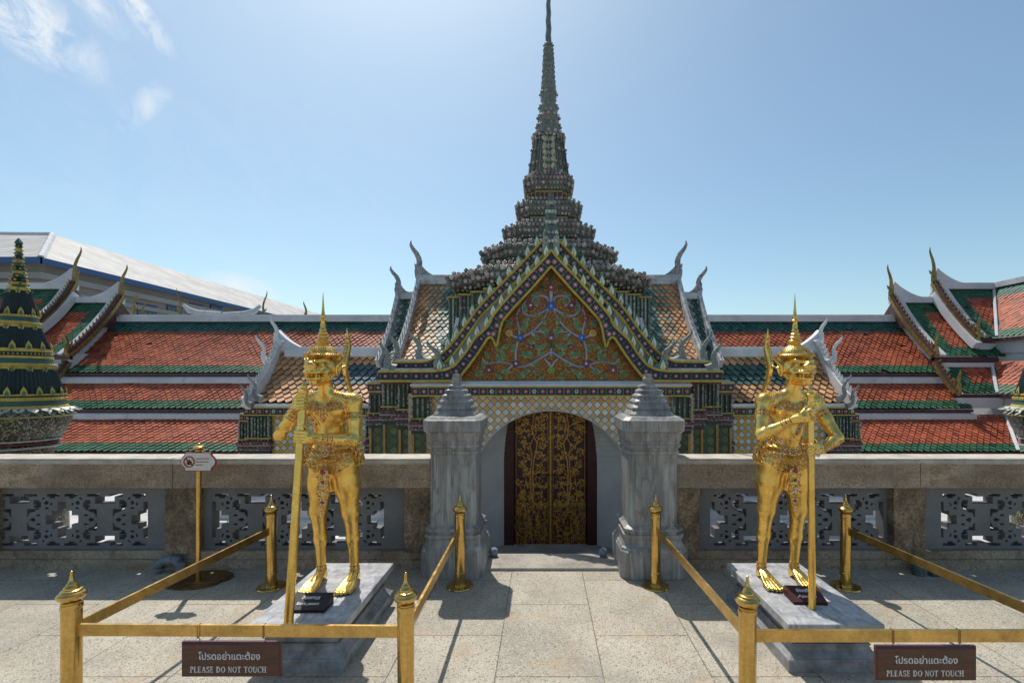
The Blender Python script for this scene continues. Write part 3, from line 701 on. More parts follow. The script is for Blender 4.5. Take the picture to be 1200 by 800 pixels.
# ------------------------------------------------------------------ roof tiles
C_RED = (.41, .098, .045); C_GRN = (.035, .12, .06); C_TEAL = (.035, .115, .095); C_ORG = (.58, .30, .14); C_BLU = (.09, .14, .16); C_DGR = (.06, .13, .10); C_MRN = (.26, .045, .035)
def tile_roof(mb, A, B, C, D, pu, pv, colfn, sag=0., lift=.022, under=(.08, .05, .04), rnd=.22):
    """A top-left, B top-right, C bottom-right, D bottom-left (seen from outside)."""
    A, B, C, D = map(Vector, (A, B, C, D))
    u = (C - D).normalized(); down0 = ((D + C) / 2 - (A + B) / 2); L = down0.length
    n = u.cross(-down0).normalized()
    if n.z < 0: n = -n
    def edge(s):
        off = n * (-sag * 4 * s * (1 - s))
        return A.lerp(D, s) + off, B.lerp(C, s) + off
    rows = max(2, int(round(L / pv)))
    ref = D
    ns = 10
    rings = []
    for i in range(ns + 1):
        l, r = edge(i / ns); rings.append((l, r))
    for i in range(ns):
        a, b_ = rings[i]; c, d = rings[i + 1]
        o = n * -.02
        mb.add([a + o, b_ + o, d + o, c + o], [(3, 2, 1, 0)], under, 0)
    rng = random.Random(int(abs(A.x * 100 + A.y * 10)) + 5)
    for j in range(rows + 1):
        s = j / rows
        l, r = edge(min(s, 1.)); l2, r2 = edge(min(s + .01, 1.)) if s < .99 else edge(1.0)
        dn = ((edge(min(s, .98) + .02)[0] + edge(min(s, .98) + .02)[1]) - (edge(min(s, .98))[0] + edge(min(s, .98))[1])); dn = (dn - u * dn.dot(u)).normalized()
        lp, rp = (l - ref).dot(u), (r - ref).dot(u)
        base = l - u * lp
        k0 = int(math.floor(lp / pu)) - 1; k1 = int(math.ceil(rp / pu)) + 1
        sh = .5 if j % 2 else 0.
        for k in range(k0, k1 + 1):
            uc = (k + sh) * pu
            a0, a1 = uc - pu * .475, uc + pu * .475
            if a1 <= lp or a0 >= rp: continue
            cu = min(max(uc, lp), rp); a0 = max(a0, lp); a1 = min(a1, rp)
            if a1 - a0 < pu * .1: continue
            if rng.random() < .003: continue
            col = colfn(uc - lp, rp - uc, s * L, (1 - s) * L)
            q = 1 + rng.uniform(-rnd, rnd); q2 = rng.uniform(-.04, .04)
            if rng.random() < .03: q *= .55
            col = (max(0, col[0] * q + q2 * .3), max(0, col[1] * q), max(0, col[2] * q - q2 * .2))
            wob = noise.noise((base + u * uc) * .9) * .035 + noise.noise((base + u * uc) * 3.) * .008
            jl = rng.uniform(-.004, .005) + (wob if pu > .2 else wob * .3)
            # tile anchored with its tip at row s, body going up
            def pt(uu, dd, hh): return base + u * uu + dn * dd + n * (hh + jl)
            t0 = -pv * 1.6
            vs = [pt(a0, t0, 0), pt(a1, t0, 0), pt(a1, -pv * .55, lift * .7), pt(cu + (a1 - cu) * .62, -pv * .16, lift), pt(cu, pv * .22, lift * 1.2), pt(cu + (a0 - cu) * .62, -pv * .16, lift), pt(a0, -pv * .55, lift * .7),
                  pt(a1, -pv * .55, 0), pt(cu + (a1 - cu) * .62, -pv * .16, 0), pt(cu, pv * .22, 0), pt(cu + (a0 - cu) * .62, -pv * .16, 0), pt(a0, -pv * .55, 0)]
            # keep winding outward whichever way the slope faces
            mb.add(vs, [(0, 6, 5, 4, 3, 2, 1)[::1], ], col, 0)
            mb.add(vs[2:], [(0, 1, 6, 5), (1, 2, 7, 6), (2, 3, 8, 7), (3, 4, 9, 8)], (col[0]*.3, col[1]*.3, col[2]*.3), 0)  # edge skirts coloured darker than the tile to paint in shade lines between tiles
    return u, n
def gallery_cols(top=.45, bot=.35, left=0., right=0., red=C_RED, g1=C_TEAL, g2=C_GRN):
    def f(l, r, t, b):
        if t < top: return g1
        if b < bot: return g2
        if l < left or r < right: return g2
        return red
    return f
def horn(mb, base, fwd, h, w=.09, th=.5, curl=1., teeth=True, col=(1, 1, 1), mi=0, lean=.35):
    """chofa-like roof horn: rises from base, leans along fwd, curls at the tip"""
    base = Vector(base); fwd = Vector(fwd).normalized(); up = Vector((0, 0, 1)); side = fwd.cross(up)
    prof = [(-.25, -.06, 1.7), (-.10, .0, 1.5), (.02, .10, 1.25), (.06, .22, 1.0), (.04, .34, .8), (.02, .44, .72), (.05, .55, .66), (.14, .68, .58), (.26, .80, .48), (.33, .90, .36), (.33, .97, .2), (.31, 1.02, .04)]
    pts = [base + fwd * (a * h * lean / .35 * curl) + up * (b * h) for a, b, c in prof]
    mb.tube(pts, [w * c * .62 for a, b, c in prof], 8, col, mi, True, th, side)
    if teeth:
        p = base + fwd * (-.0 * h) + up * (.30 * h)
        mb.tube([p, p + fwd * (.10 * h) + up * (.02 * h), p + fwd * (.15 * h) + up * (.10 * h)], [w * .5, w * .35, .004], 6, col, mi, True, th, side)
        p = base + fwd * (.05 * h) + up * (.60 * h)
        mb.tube([p, p + fwd * (-.01 * h) + up * (.10 * h)], [w * .3, .004], 6, col, mi, True, th, side)
def fin(mb, x, y, z, s, L, H, th=.12, mi=0):
    """concave swept fin rising from the ridge towards the gable horn; s points inwards along the ridge"""
    n = 9; up = [(x + s * L * (1 - i / n), z + H * (i / n) ** 2.3 + .02) for i in range(n + 1)]
    pts = [(x + s * L, z - .05)] + up + [(x - s * .05, z + H * .8), (x - s * .02, z - .05)]
    mb.poly(pts, y - th / 2, y + th / 2, mi=mi)
def rake(mb, pts, out, width, th, teeth_n=0, tooth=.12, mi=0, tmi=0, col=(1, 1, 1)):
    """board along a roof edge: pts down the slope; out = unit vector outwards along the ridge"""
    pts = [Vector(p) for p in pts]; out = Vector(out)
    k = len(pts); rings = []
    for i, p in enumerate(pts):
        t = (pts[min(i+1, k-1)] - pts[max(i-1, 0)]).normalized(); nrm = t.cross(out)
        if nrm.z < 0: nrm = -nrm
        rings.append([p - nrm * width * .4, p - nrm * width * .4 + out * th, p + nrm * width * .6 + out * th, p + nrm * width * .6])
    mb.loft(rings, col, mi)
    if teeth_n:
        for q in range(teeth_n):
            f = (q + .5) / teeth_n * (k - 1); i = int(f); fr = f - i
            p = pts[i].lerp(pts[min(i+1, k-1)], fr); t = (pts[min(i+1, k-1)] - pts[i]).normalized(); nrm = t.cross(out)
            if nrm.z < 0: nrm = -nrm
            b0 = p + nrm * width * .55 + out * th * .5
            mb.tube([b0, b0 + nrm * tooth * .5 + t * -tooth * .05, b0 + nrm * tooth - t * tooth * .35], [tooth * .32, tooth * .3, .003], 5, col, tmi, True, .45, out)
def curve_pts(a, b, sag, n=9):
    a, b = Vector(a), Vector(b); d = b - a; nrm = Vector((0, d.z, -d.y)) if abs(d.y) > abs(d.x) else Vector((d.z, 0, -d.x))
    nrm.normalize()
    if nrm.z < 0: nrm = -nrm
    return [a.lerp(b, i / n) - nrm * sag * 4 * (i / n) * (1 - i / n) for i in range(n + 1)]

# ------------------------------------------------------------------ the gateway building
XC = .125
G = thing('gateway_building', (XC, 7.0, -.67), 'ornate temple gateway with floral gable, tiered spire and tiled wings, in the centre', 'gateway')
def hx(px, d): return px * d / F          # half distance from the axis
NAVY = (.012, .016, .05); PINK = (.42, .14, .17); WHT = (.62, .60, .55); YEL = (.52, .37, .05); GRNL = (.10, .22, .10); GRY = (.30, .30, .28); MAR = (.18, .05, .06); OLV = (.12, .15, .06); DKG = (.025, .045, .035)
def flower(mb, c, r, n=(0, -1, 0), petal=PINK, core=WHT, k=6):
    c = Vector(c); n = Vector(n).normalized(); u = n.cross(Vector((0, 0, 1)))
    if u.length < .1: u = Vector((1, 0, 0))
    u.normalize(); v = n.cross(u)
    for i in range(k):
        a = 2 * math.pi * i / k; d = u * math.cos(a) + v * math.sin(a); e = -u * math.sin(a) + v * math.cos(a)
        mb.add([c + n * .004, c + d * r * .55 + e * r * .33 + n * .012, c + d * r + n * .004, c + d * r * .55 - e * r * .33 + n * .012], [(0, 1, 2, 3)], petal)
    ring = [c + (u * math.cos(2*math.pi*i/8) + v * math.sin(2*math.pi*i/8)) * r * .33 + n * .016 for i in range(8)]
    mb.add(ring + [c + n * .026], [(i, (i+1) % 8, 8) for i in range(8)], core)
def leaf(mb, c, d, r, n=(0, -1, 0), col=GRNL, w=.38):
    c = Vector(c); d = Vector(d).normalized(); n = Vector(n); e = n.cross(d).normalized()
    mb.add([c, c + d*r*.22 + e*r*w*.8 + n*.005, c + d*r*.52 + e*r*w + n*.006, c + d*r*.8 + e*r*w*.6 + n*.005, c + d*r + n*.003, c + d*r*.8 - e*r*w*.6 + n*.005, c + d*r*.52 - e*r*w + n*.006, c + d*r*.22 - e*r*w*.8 + n*.005, c + d*r*.5 + n*.016], [(i, (i+1) % 8, 8) for i in range(8)], col)
def frieze(mb, x0, x1, yf, z0, z1, dpt=.3, flowers=True, nrm=(0, -1, 0)):
    """navy band with a row of pink flowers and green diamonds between yellow fillets"""
    h = z1 - z0
    mb.box(x0 + .006, x1 - .006, yf + .012, yf + dpt, z0 + h * .12, z1 - h * .12, NAVY)
    mb.box(x0, x1, yf, yf + dpt, z1 - h * .14, z1, YEL); mb.box(x0, x1, yf, yf + dpt, z0, z0 + h * .14, YEL)
    if flowers:
        n = max(1, int(round((x1 - x0) / (h * .82)))); st = (x1 - x0) / n; zc = (z0 + z1) / 2
        for i in range(n):
            x = x0 + st * (i + .5)
            if i % 5 == 4: flower(mb, (x, yf + .008, zc), h * .27, petal=WHT, core=GRNL)
            else: flower(mb, (x, yf + .008, zc), h * .28, petal=PINK, core=WHT if i % 2 else YEL)
            if i:
                xx = x - st / 2
                for (dx, dz) in ((0, 1), (0, -1)):
                    leaf(mb, (xx, yf + .008, zc), (dx, 0, dz), h * .3, col=GRNL if i % 2 else (.2, .26, .2), w=.3)
def frieze_side(mb, xs, y0, y1, z0, z1, out):
    h = z1 - z0; n = max(1, int(round((y1 - y0) / (h * .82)))); st = (y1 - y0) / n
    for i in range(n):
        flower(mb, (xs + out * .004, y0 + st * (i + .5), (z0 + z1) / 2), h * .27, n=(out, 0, 0), petal=PINK, core=WHT)
def knob(mb, c, r, rng):
    tone = rng.choice([(.36, .36, .33), (.26, .25, .22), (.40, .34, .31), (.24, .28, .23), (.30, .22, .21), (.50, .49, .45), (.46, .40, .38), (.15, .18, .15), (.18, .19, .17)])
    mb.ball(c, (r, r, r * .95), tone, n=6, m=4, sm=False)
    # petals round the bud
    for i in range(5):
        a = 2 * math.pi * i / 5 + rng.random(); q = (c[0] + math.cos(a) * r * .7, c[1] - r * .45, c[2] + math.sin(a) * r * .7)
        mb.ball(q, r * .38, (tone[0] * 1.15, tone[1] * .95, tone[2] * .95), n=5, m=3, sm=False)

# --- arch wall
M['archtile'] = diamond_mat('white_peach_diamond_tiles', (.76, .74, .70), (.74, .49, .22), .116)
M['yeltile'] = diamond_mat('yellow_white_diamond_tiles', (.66, .40, .03), (.62, .62, .64), .128)
M['olive'] = diamond_mat('olive_diamond_mosaic', (.13, .165, .07), (.075, .105, .055), .15, (.02, .03, .02))
yf = 7.0; ax, az_, aw, ah = 0, zz(565, yf), hx(90, yf), hx(83.5, yf)
x0w, x1w, z0w, z1w = XC - hx(167, yf), XC + hx(167, yf), -.67, zz(461, yf)
arch = [(XC - aw, z0w)] + [(XC - aw * math.cos(R(a)), az_ + ah * math.sin(R(a))) for a in np.linspace(0, 180, 41)] + [(XC + aw, z0w)]
mb = MB()
for i in range(len(arch) - 1):
    (xa, za), (xb, zb) = arch[i], arch[i + 1]
    if xb - xa > 1e-6: mb.quad((xa, yf, za), (xb, yf, zb), (xb, yf, z1w), (xa, yf, z1w))
mb.quad((x0w, yf, z0w), (XC - aw, yf, z0w), (XC - aw, yf, z1w), (x0w, yf, z1w)); mb.quad((XC + aw, yf, z0w), (x1w, yf, z0w), (x1w, yf, z1w), (XC + aw, yf, z1w))
mb.quad((x0w, yf + .5, z0w), (x0w, yf, z0w), (x0w, yf, z1w), (x0w, yf + .5, z1w)); mb.quad((x1w, yf, z0w), (x1w, yf + .5, z0w), (x1w, yf + .5, z1w), (x1w, yf, z1w))
mb.build('arch_wall', M['archtile'], G)
mb = MB(); rings = []
# white arris then the splayed reveal running back to the door
yd = 7.40; hw = hx(48.7, yd)
for (yy_, k, o) in ((yf - .012, aw, .012), (yf - .012, aw, 0.), (yf + .10, aw * .995, 0), (yf + .12, aw * .97, 0), (yd + .02, hw, 0)):
    rings.append([(XC + max(-k, min(k, x - XC)) * (1 + (o / aw)), yy_, z + (o if z > az_ else 0)) for x, z in arch])
for i in range(len(rings) - 1):
    a, b_ = rings[i], rings[i+1]
    for j in range(len(a) - 1): mb.add([a[j], a[j+1], b_[j+1], b_[j]], [(0, 1, 2, 3)])
mb.build('arch_reveal', M['plasterin'], G)
mb = MB(); mb.box(XC - aw - .1, XC + aw + .1, yf + .005, 8.0, z0w - .02, z0w + .03); mb.build('doorway_floor', M['slab'], G)
mb = MB(); dz0 = zz(643, yd)
for s in (-1, 1):
    a, c = sorted((XC + s * hx(43.0, yd), XC + s * hx(60, yd))); mb.box(a, c, yd - .03, yd + .06, z0w, 1.9)
mb.box(XC - hx(60, yd), XC + hx(60, yd), yd + .06, yd + .12, z0w, 1.9); mb.box(XC - hx(43, yd), XC + hx(43, yd), yd - .02, yd + .05, z0w, dz0 + .02)
mb.build('door_frame', M['lacquer'], G)
def gilt_tree(mb, x0, x1, z0, z1, y, flip, rng):
    w, h = x1 - x0, z1 - z0
    X = lambda u: (x1 - u * w) if flip else (x0 + u * w)
    Z = lambda v: z0 + v * h
    cnt = [0]
    def yy2():
        cnt[0] += 1; return y - .003 - (cnt[0] % 9) * .00025
    def branch(pts, r0, r1):
        n = len(pts); P3 = [(X(u), yy2() if 0 else y - .003, Z(v)) for u, v in pts]
        mb.tube(P3, [r0 + (r1 - r0) * i / (n - 1) for i in range(n)], 5, mi=0, sq=.35, side=(0, 1, 0))
    def lf(u, v, r, a):
        c = Vector((X(u), yy2(), Z(v))); d = Vector((math.cos(a), 0, math.sin(a))); e = Vector((-d.z, 0, d.x))
        mb.add([c - d * r * .2, c + d * r * .35 + e * r * .42, c + d * r, c + d * r * .35 - e * r * .42], [(0, 1, 2, 3)])
        mb.add([c - d * r * .2 + e*0.001, c - d * r * .35 + e * r * .42, c - d * r * .8, c - d * r * .35 - e * r * .42], [(0, 1, 2, 3)])
    def cluster(u, v, n, s):
        for k in range(n):
            a = rng.uniform(0, 2 * math.pi); q = s * math.sqrt(rng.random()); lf(u + q * math.cos(a), v + q * math.sin(a) * w / h, rng.uniform(.019, .031), rng.uniform(0, 6.28))
    branch([(.52, .28), (.54, .4), (.52, .5), (.55, .58), (.62, .64), (.66, .70), (.55, .74), (.50, .80), (.56, .88), (.52, .97)], .013, .007)
    branch([(.52, .28), (.44, .42), (.46, .52), (.50, .62), (.44, .68), (.52, .72), (.62, .76), (.60, .84), (.42, .92)], .010, .005)
    for pts in ([(.5, .45), (.3, .5), (.2, .56)], [(.54, .5), (.75, .54), (.85, .6)], [(.5, .62), (.3, .68), (.2, .72)], [(.62, .7), (.8, .74), (.86, .8)], [(.52, .8), (.3, .84), (.22, .9)], [(.55, .88), (.75, .92)], [(.28, .28), (.25, .38), (.34, .5)], [(.78, .28), (.8, .36), (.7, .48)], [(.28, .3), (.12, .42)]):
        branch(pts, .006, .003)
    for (u, v) in ((.2, .56), (.3, .5), (.84, .6), (.74, .54), (.2, .72), (.33, .68), (.84, .8), (.77, .74), (.22, .9), (.3, .84), (.76, .92), (.86, .87), (.1, .78), (.1, .86), (.9, .73), (.65, .42), (.4, .42), (.62, .8), (.4, .9), (.12, .96), (.88, .96), (.2, .36), (.72, .36), (.5, .35), (.15, .3), (.85, .3), (.62, .3), (.35, .32), (.55, .96), (.38, .95), (.12, .43), (.34, .51), (.68, .48), (.86, .42), (.14, .64), (.8, .68), (.36, .6), (.68, .62), (.2, .8), (.72, .85), (.15, .35), (.86, .5), (.4, .76)):
        cluster(u, v, 18, .125)
    for k in range(620):
        lf(rng.uniform(.03, .97), rng.uniform(.01, .3) ** 1.0, rng.uniform(.012, .024), rng.uniform(0, 6.28))
    for k in range(16):
        u = rng.uniform(.05, .95); branch([(u, rng.uniform(.0, .1)), (u + rng.uniform(-.15, .15), .18), (u + rng.uniform(-.2, .2), .3)], .004, .002)
    for (a, c, d, e) in ((.005, .018, 0, 1), (.982, .995, 0, 1)):
        xa, xb = sorted((X(a), X(c))); mb.box(xa, xb, y - .008, y, Z(d), Z(e))
    mb.box(min(X(0), X(1)), max(X(0), X(1)), y - .006, y, Z(0), Z(.008))
rng = random.Random(3)
for s in (-1, 1):
    a, c = sorted((XC + s * hx(1.6, yd + .02), XC + s * hx(41.5, yd + .02)))
    mb = MB(); mb.box(a, c, yd + .02, yd + .055, dz0, 1.75)
    lf_ = mb.build('door_leaf', M['lacquer'], G)
    mb = MB(); gilt_tree(mb, a + .012, c - .012, dz0 + .01, 1.72, yd + .02, s > 0, rng); mb.build('gilded_tree_relief', M['gilt'], lf_)
    mb = MB(); hz = zz(556, yd); xh = XC + s * hx(12, yd)
    mb.ball((xh + s * .03, yd - .005, hz), (.03, .02, .022)); mb.tube([(xh, yd - .01, hz), (XC + s * .012, yd - .01, hz)], .008, 6); mb.build('door_handle', M['blackm'], lf_)
mb = MB(); mb.box(XC - .016, XC + .016, yd + .0, yd + .05, dz0, 1.75); mb.build('door_astragal', M['gilt'], G)

# --- main frieze, ledge
yl = 6.80
mb = MB(); frieze(mb, XC - hx(164, yl), XC + hx(164, yl), yl, zz(464.5, yl), zz(452.5, yl), .5); 
mb.build('flowered_frieze', M['cerplain'], G)
mb = MB(); xa, xb = XC - hx(165, yl), XC + hx(165, yl); z_a, z_b = zz(452.3, yl), zz(450.5, yl)
mb.loft([[(xa, yl - .02, z_a), (xb, yl - .02, z_a), (xb, yl + .4, z_a), (xa, yl + .4, z_a)], [(xa, yl - .02, z_b), (xb, yl - .02, z_b), (xb, yl + .4, z_b), (xa, yl + .4, z_b)], [(xa + .04, yl + .06, zz(446.3, yl)), (xb - .04, yl + .06, zz(446.3, yl)), (xb - .04, yl + .4, zz(446.3, yl)), (xa + .04, yl + .4, zz(446.3, yl))]])
mb.build('marble_ledge', M['white'], G)

# --- pediment: amber mosaic panel with scrolling vine
yp = 6.93
def hp(pts, d, s=1):   # outline points given as pixels on the left side, s=-1 mirrors
    return [(XC + (x - 645) * d / F * s, zz(y, d)) for x, y in pts]
panel = [(645, 313.7), (621, 341), (603, 360), (588.7, 376.7), (584.2, 392.4), (580.2, 408.2), (578, 399), (575.2, 394.7), (570.7, 397), (558.3, 417.2), (549, 431), (539, 442), (532, 446)]
L_ = hp(panel, yp); Rr = [(2 * XC - x, z) for x, z in reversed(L_[1:])]
mb = MB(); mb.poly(L_ + Rr, yp, yp + .1); ped = mb.build('pediment_panel', M['goldmos'], G)
mb = MB()
def pv_(x, y): return (XC + (x - 645) * yp / F, yp - .012, zz(y, yp))
vines = [[(645, 412), (637, 417), (620, 428), (608, 431), (595, 425), (585, 423), (572, 426)], [(604, 425), (603, 412), (606, 400), (610, 395)], [(609, 396), (622, 390), (634, 379), (641, 365), (644, 358)],
         [(645, 358), (644, 345), (644, 337)], [(643, 354), (640, 347), (630, 346), (622, 350), (624, 357), (630, 359)], [(641, 362), (632, 368), (620, 372), (611, 365), (611, 357), (616, 353)],
         [(608, 395), (608, 385), (605, 378), (605, 366), (609, 362)], [(604, 425), (598, 430), (590, 436)], [(609, 397), (600, 394), (596, 389)], [(622, 390), (630, 398)], [(645, 418), (645, 400), (642, 392), (633, 388), (625, 389)], [(645, 430), (641, 424), (637, 420)], [(572, 426), (567, 424), (565, 420)]]
for v in vines:
    for s in (-1, 1):
        pts = []
        for i in range(len(v) - 1):
            for q in range(3): pts.append((v[i][0] + (v[i+1][0] - v[i][0]) * q / 3, v[i][1] + (v[i+1][1] - v[i][1]) * q / 3))
        pts.append(v[-1]); P3 = []
        for (x, y) in pts:
            p = pv_(x, y); P3.append((XC + (p[0] - XC) * s * -1, p[1], p[2]))
        # smooth
        for it in range(3): P3 = [P3[0]] + [tuple((np.array(P3[i-1]) + 2*np.array(P3[i]) + np.array(P3[i+1])) / 4) for i in range(1, len(P3)-1)] + [P3[-1]]
        mb.tube(P3, [.018 * (1 - .35 * i / len(P3)) for i in range(len(P3))], 6, (.30, .34, .47) if len(v) > 4 else (.38, .40, .46))
def pf(x, y, r, petal, core, both=True):
    for s in ((-1, 1) if both else (1,)):
        X_ = XC + (x - 645) * yp / F * s; c = (X_, yp - .03, zz(y, yp)); r_ = r * yp / F
        ring = []
        mb.ball((c[0], yp - .016, c[2]), (r_, .018, r_), petal, n=12, m=5)
        for k in range(10):
            a = 2*math.pi*k/10; mb.ball((c[0] + math.cos(a)*r_*.72, yp - .028, c[2] + math.sin(a)*r_*.72), (r_*.24, .008, r_*.24), tuple(min(1, v*1.9 + .03) for v in petal), n=6, m=3)
        mb.ball((c[0], yp - .032, c[2]), (r_*.36, .012, r_*.36), core, n=8, m=4)
RD = (.16, .03, .05); BL = (.03, .08, .30)
pf(645, 337, 5, RD, WHT, False); pf(645, 358.5, 5.6, BL, (.3, .4, .7), False); pf(645, 396, 5.4, RD, WHT, False); pf(645, 434, 4.6, (.14, .22, .05), YEL, False)
pf(621, 358, 5, (.13, .025, .05), WHT); pf(605, 373, 4, RD, YEL); pf(609, 396, 4.6, BL, (.3, .4, .7)); pf(604, 426, 4.8, (.10, .03, .07), WHT); pf(572.5, 433.5, 4.6, RD, WHT); pf(596, 390.5, 4.4, (.42, .27, .08), YEL); pf(622, 407, 2.6, (.14, .04, .14), WHT)
lv = [(645, 331, 90), (639, 337, 185), (651, 337, -5), (628, 358, 80), (613, 387, 60), (603, 404, -115), (611, 411, -60), (614, 413, -40), (597, 405, 190), (591, 419, 120), (584, 424, 100), (573, 420, 125), (596, 433, 200), (566, 439, 180), (580, 438, -40), (622, 421, 100), (632, 397, 150), (638, 416, 165), (640, 404, 210), (645, 405, 90), (645, 410, 90), (652, 404, -30), (633, 437, 170), (637, 441, 220), (625, 372, 30), (617, 382, 210), (600, 380, 160), (594, 384, 100), (619, 436, 190), (640, 397, 100), (637, 394, 60), (612, 379, 40), (590, 408, 190), (630, 425, 200), (612, 437, 20), (588, 437, 10), (556, 438, 20), (567, 432, 100), (617, 399, -20), (598, 412, 60), (630, 343, 200), (616, 366, 100), (634, 372, -60), (640, 384, 200), (627, 403, -60), (582, 417, -30), (605, 441, 0)]
for (x, y, a) in lv:
    for s in (-1, 1):
        d = (math.cos(R(a)) * s, 0, math.sin(R(a))); r_ = 10.5 * yp / F
        leaf(mb, (XC + (x - 645) * yp / F * s, yp - .016, zz(y, yp)), d, r_, col=(.24, .32, .14), w=.25)
        leaf(mb, (XC + (x - 645) * yp / F * s + d[0]*.015, yp - .024, zz(y, yp) + d[2]*.015), d, r_ * .62, col=(.09, .20, .10), w=.3)
mb.build('floral_vine_relief', M['cerplain'], ped)

# --- bargeboards: two nested flowered bands with leaf crockets
def bands(outer, inner, d, name, thick, crocket=True, csize=15.5, cw=4.3, flsp=11.5, white_strip=False):
    mb = MB(); cr = MB()
    for s in (-1, 1):
        O = [Vector((XC + s * (x - 645) * d / F * -1 * -1, 0, zz(y, d))) for x, y in outer]; I = [Vector((XC + s * (x - 645) * d / F, 0, zz(y, d))) for x, y in inner]
        O = [Vector((XC + s * (x - 645) * d / F, 0, zz(y, d))) for x, y in outer]
        def resamp(L, n):
            ac = [0]
            for i in range(1, len(L)): ac.append(ac[-1] + (L[i] - L[i-1]).length)
            out = []
            for k in range(n):
                t = ac[-1] * k / (n - 1); i = 0
                while i < len(L) - 2 and ac[i+1] < t: i += 1
                out.append(L[i].lerp(L[i+1], (t - ac[i]) / max(1e-6, ac[i+1] - ac[i])))
            return out, ac[-1]
        n = 110; o, lo = resamp(O, n); q, li = resamp(I, n)
        for it in range(1):
            o = [o[0]] + [(o[i-1] + 2*o[i] + o[i+1]) / 4 for i in range(1, n-1)] + [o[-1]]; q = [q[0]] + [(q[i-1] + 2*q[i] + q[i+1]) / 4 for i in range(1, n-1)] + [q[-1]]
        v3 = lambda p, y: (p.x, y, p.z)
        for i in range(n - 1):
            f = [(0, 1, 2, 3)]
            a, b_, c, e = o[i], o[i+1], q[i+1], q[i]
            mb.add([v3(a, d), v3(b_, d), v3(c, d), v3(e, d)], f if s < 0 else [(3, 2, 1, 0)], NAVY)
            mb.add([v3(a, d), v3(b_, d), v3(b_, d + thick), v3(a, d + thick)], [(0, 1, 2, 3)], (.45, .45, .44))
        mb.tube([v3(p, d - .008) for p in o], .019, 6, YEL); mb.tube([v3(p, d - .008) for p in q], .019, 6, YEL)
        st = flsp * d / F; m = int(lo / st)
        for k in range(m):
            f = (k + .5) / m * (n - 1); i = int(f); fr = f - i
            c = (o[i].lerp(o[i+1], fr) + q[i].lerp(q[i+1], fr)) / 2; wd = min((o[i] - q[i]).length, .24)
            flower(mb, (c.x, d - .006, c.z), wd * .205, petal=PINK, core=WHT)
            t = (o[i+1] - o[i]).normalized(); nn = Vector((-t.z, 0, t.x))
            for sg in (-1, 1):
                leaf(mb, (c.x + t.x * st * .5, d - .006, c.z + t.z * st * .5), nn * sg, wd * .30, col=(.06, .13, .06) if sg > 0 else (.11, .16, .10), w=.26)
        if crocket:
            hgt = csize * d / F; wd = cw * d / F; m = int(lo / (hgt * .98))
            for k in range(m):
                f = (k + .6) / m * (n - 1); i = min(int(f), n - 2); fr = f - i
                p = o[i].lerp(o[i+1], fr); t = (o[i+1] - o[i]).normalized()
                if abs(p.x - XC) > 133 * d / F: continue
                up = (Vector((0, 0, 1)) + Vector((-s * .0, 0, 0))).normalized()
                b0 = Vector((p.x, d + .03, p.z + .005))
                for (kk, cc, yo, sz) in ((1.0, (.08, .22, .11), .0, 1.0), (.72, (.70, .70, .60), -.02, .82), (.3, (.55, .52, .22), -.035, .5)):
                    h_ = hgt * sz; w_ = wd * kk
                    pr = [(.0, -.1), (.75, .1), (1., .32), (.72, .62), (.28, .85), (.02, 1.)]
                    base = len(cr.v)
                    ring = [(b0.x - w_ * a, b0.y + yo, b0.z + h_ * z) for a, z in pr] + [(b0.x + w_ * a, b0.y + yo, b0.z + h_ * z) for a, z in reversed(pr)]
                    back = [(x, y + .03, z) for x, y, z in ring]; cen = (b0.x, b0.y + yo - .018, b0.z + h_ * .4)
                    N_ = len(ring)
                    cr.add(ring + [cen], [(j, (j+1) % N_, N_) for j in range(N_)], cc)
                    if kk == 1.0: cr.add(ring + back, [(j, (j+1) % N_, N_ + (j+1) % N_, N_ + j) for j in range(N_)], cc); cr.add(back, [tuple(range(N_))], cc)
    o_ = mb.build(name, M['cerplain'], G)
    if crocket: cr.build('leaf_crockets', M['cerplain'], o_)
    return o_
bands([(644.9, 293), (637.7, 302.5), (616, 325), (595.5, 347.5), (583, 362), (576, 371), (573, 380), (565, 388), (555, 397), (544, 414), (532.5, 428), (522, 433), (508, 435), (480, 435), (445, 435)],
      [(645, 312), (621, 339.5), (603, 358.5), (588.4, 375.5), (585.5, 384), (584, 392.4), (580.8, 408.2), (577.8, 399), (575.2, 394.5), (572.5, 394.5), (570, 397), (557.5, 416.5), (548, 429), (538.5, 441), (530, 446), (505, 446.2), (480, 446.2), (445, 446.2)], 6.78, 'front_bargeboard', .16)
bands([(644.9, 270), (638, 280), (602, 318), (566, 354), (556, 366), (547, 379), (539, 390), (527, 405), (514.5, 417), (500, 423.5), (480, 424), (459, 424)],
      [(644.9, 290), (630, 305), (596, 338), (575, 359), (563, 371), (552, 387), (543.7, 399), (533, 413), (521, 425), (508, 432), (480, 433), (459, 433)], 7.20, 'rear_bargeboard', .2)
# plain white roof surface behind the boards, running back to the tower
mb = MB()
for (pts, ya, yb_) in (([(645, 313), (595, 366), (580, 382), (556, 413), (538, 436), (505, 447)], 6.9, 7.3), ([(645, 292), (566, 362), (544, 396), (515, 424), (470, 433)], 7.32, 8.5)):
    L0 = hp(pts, ya); full = L0 + [(2 * XC - x, z) for x, z in reversed(L0[1:])]; full += [(full[-1][0], 1.75), (full[0][0], 1.75)]
    mb.poly(full, ya + (.16 if ya < 7 else .03), yb_)
mb.build('porch_roof', M['white'], G)
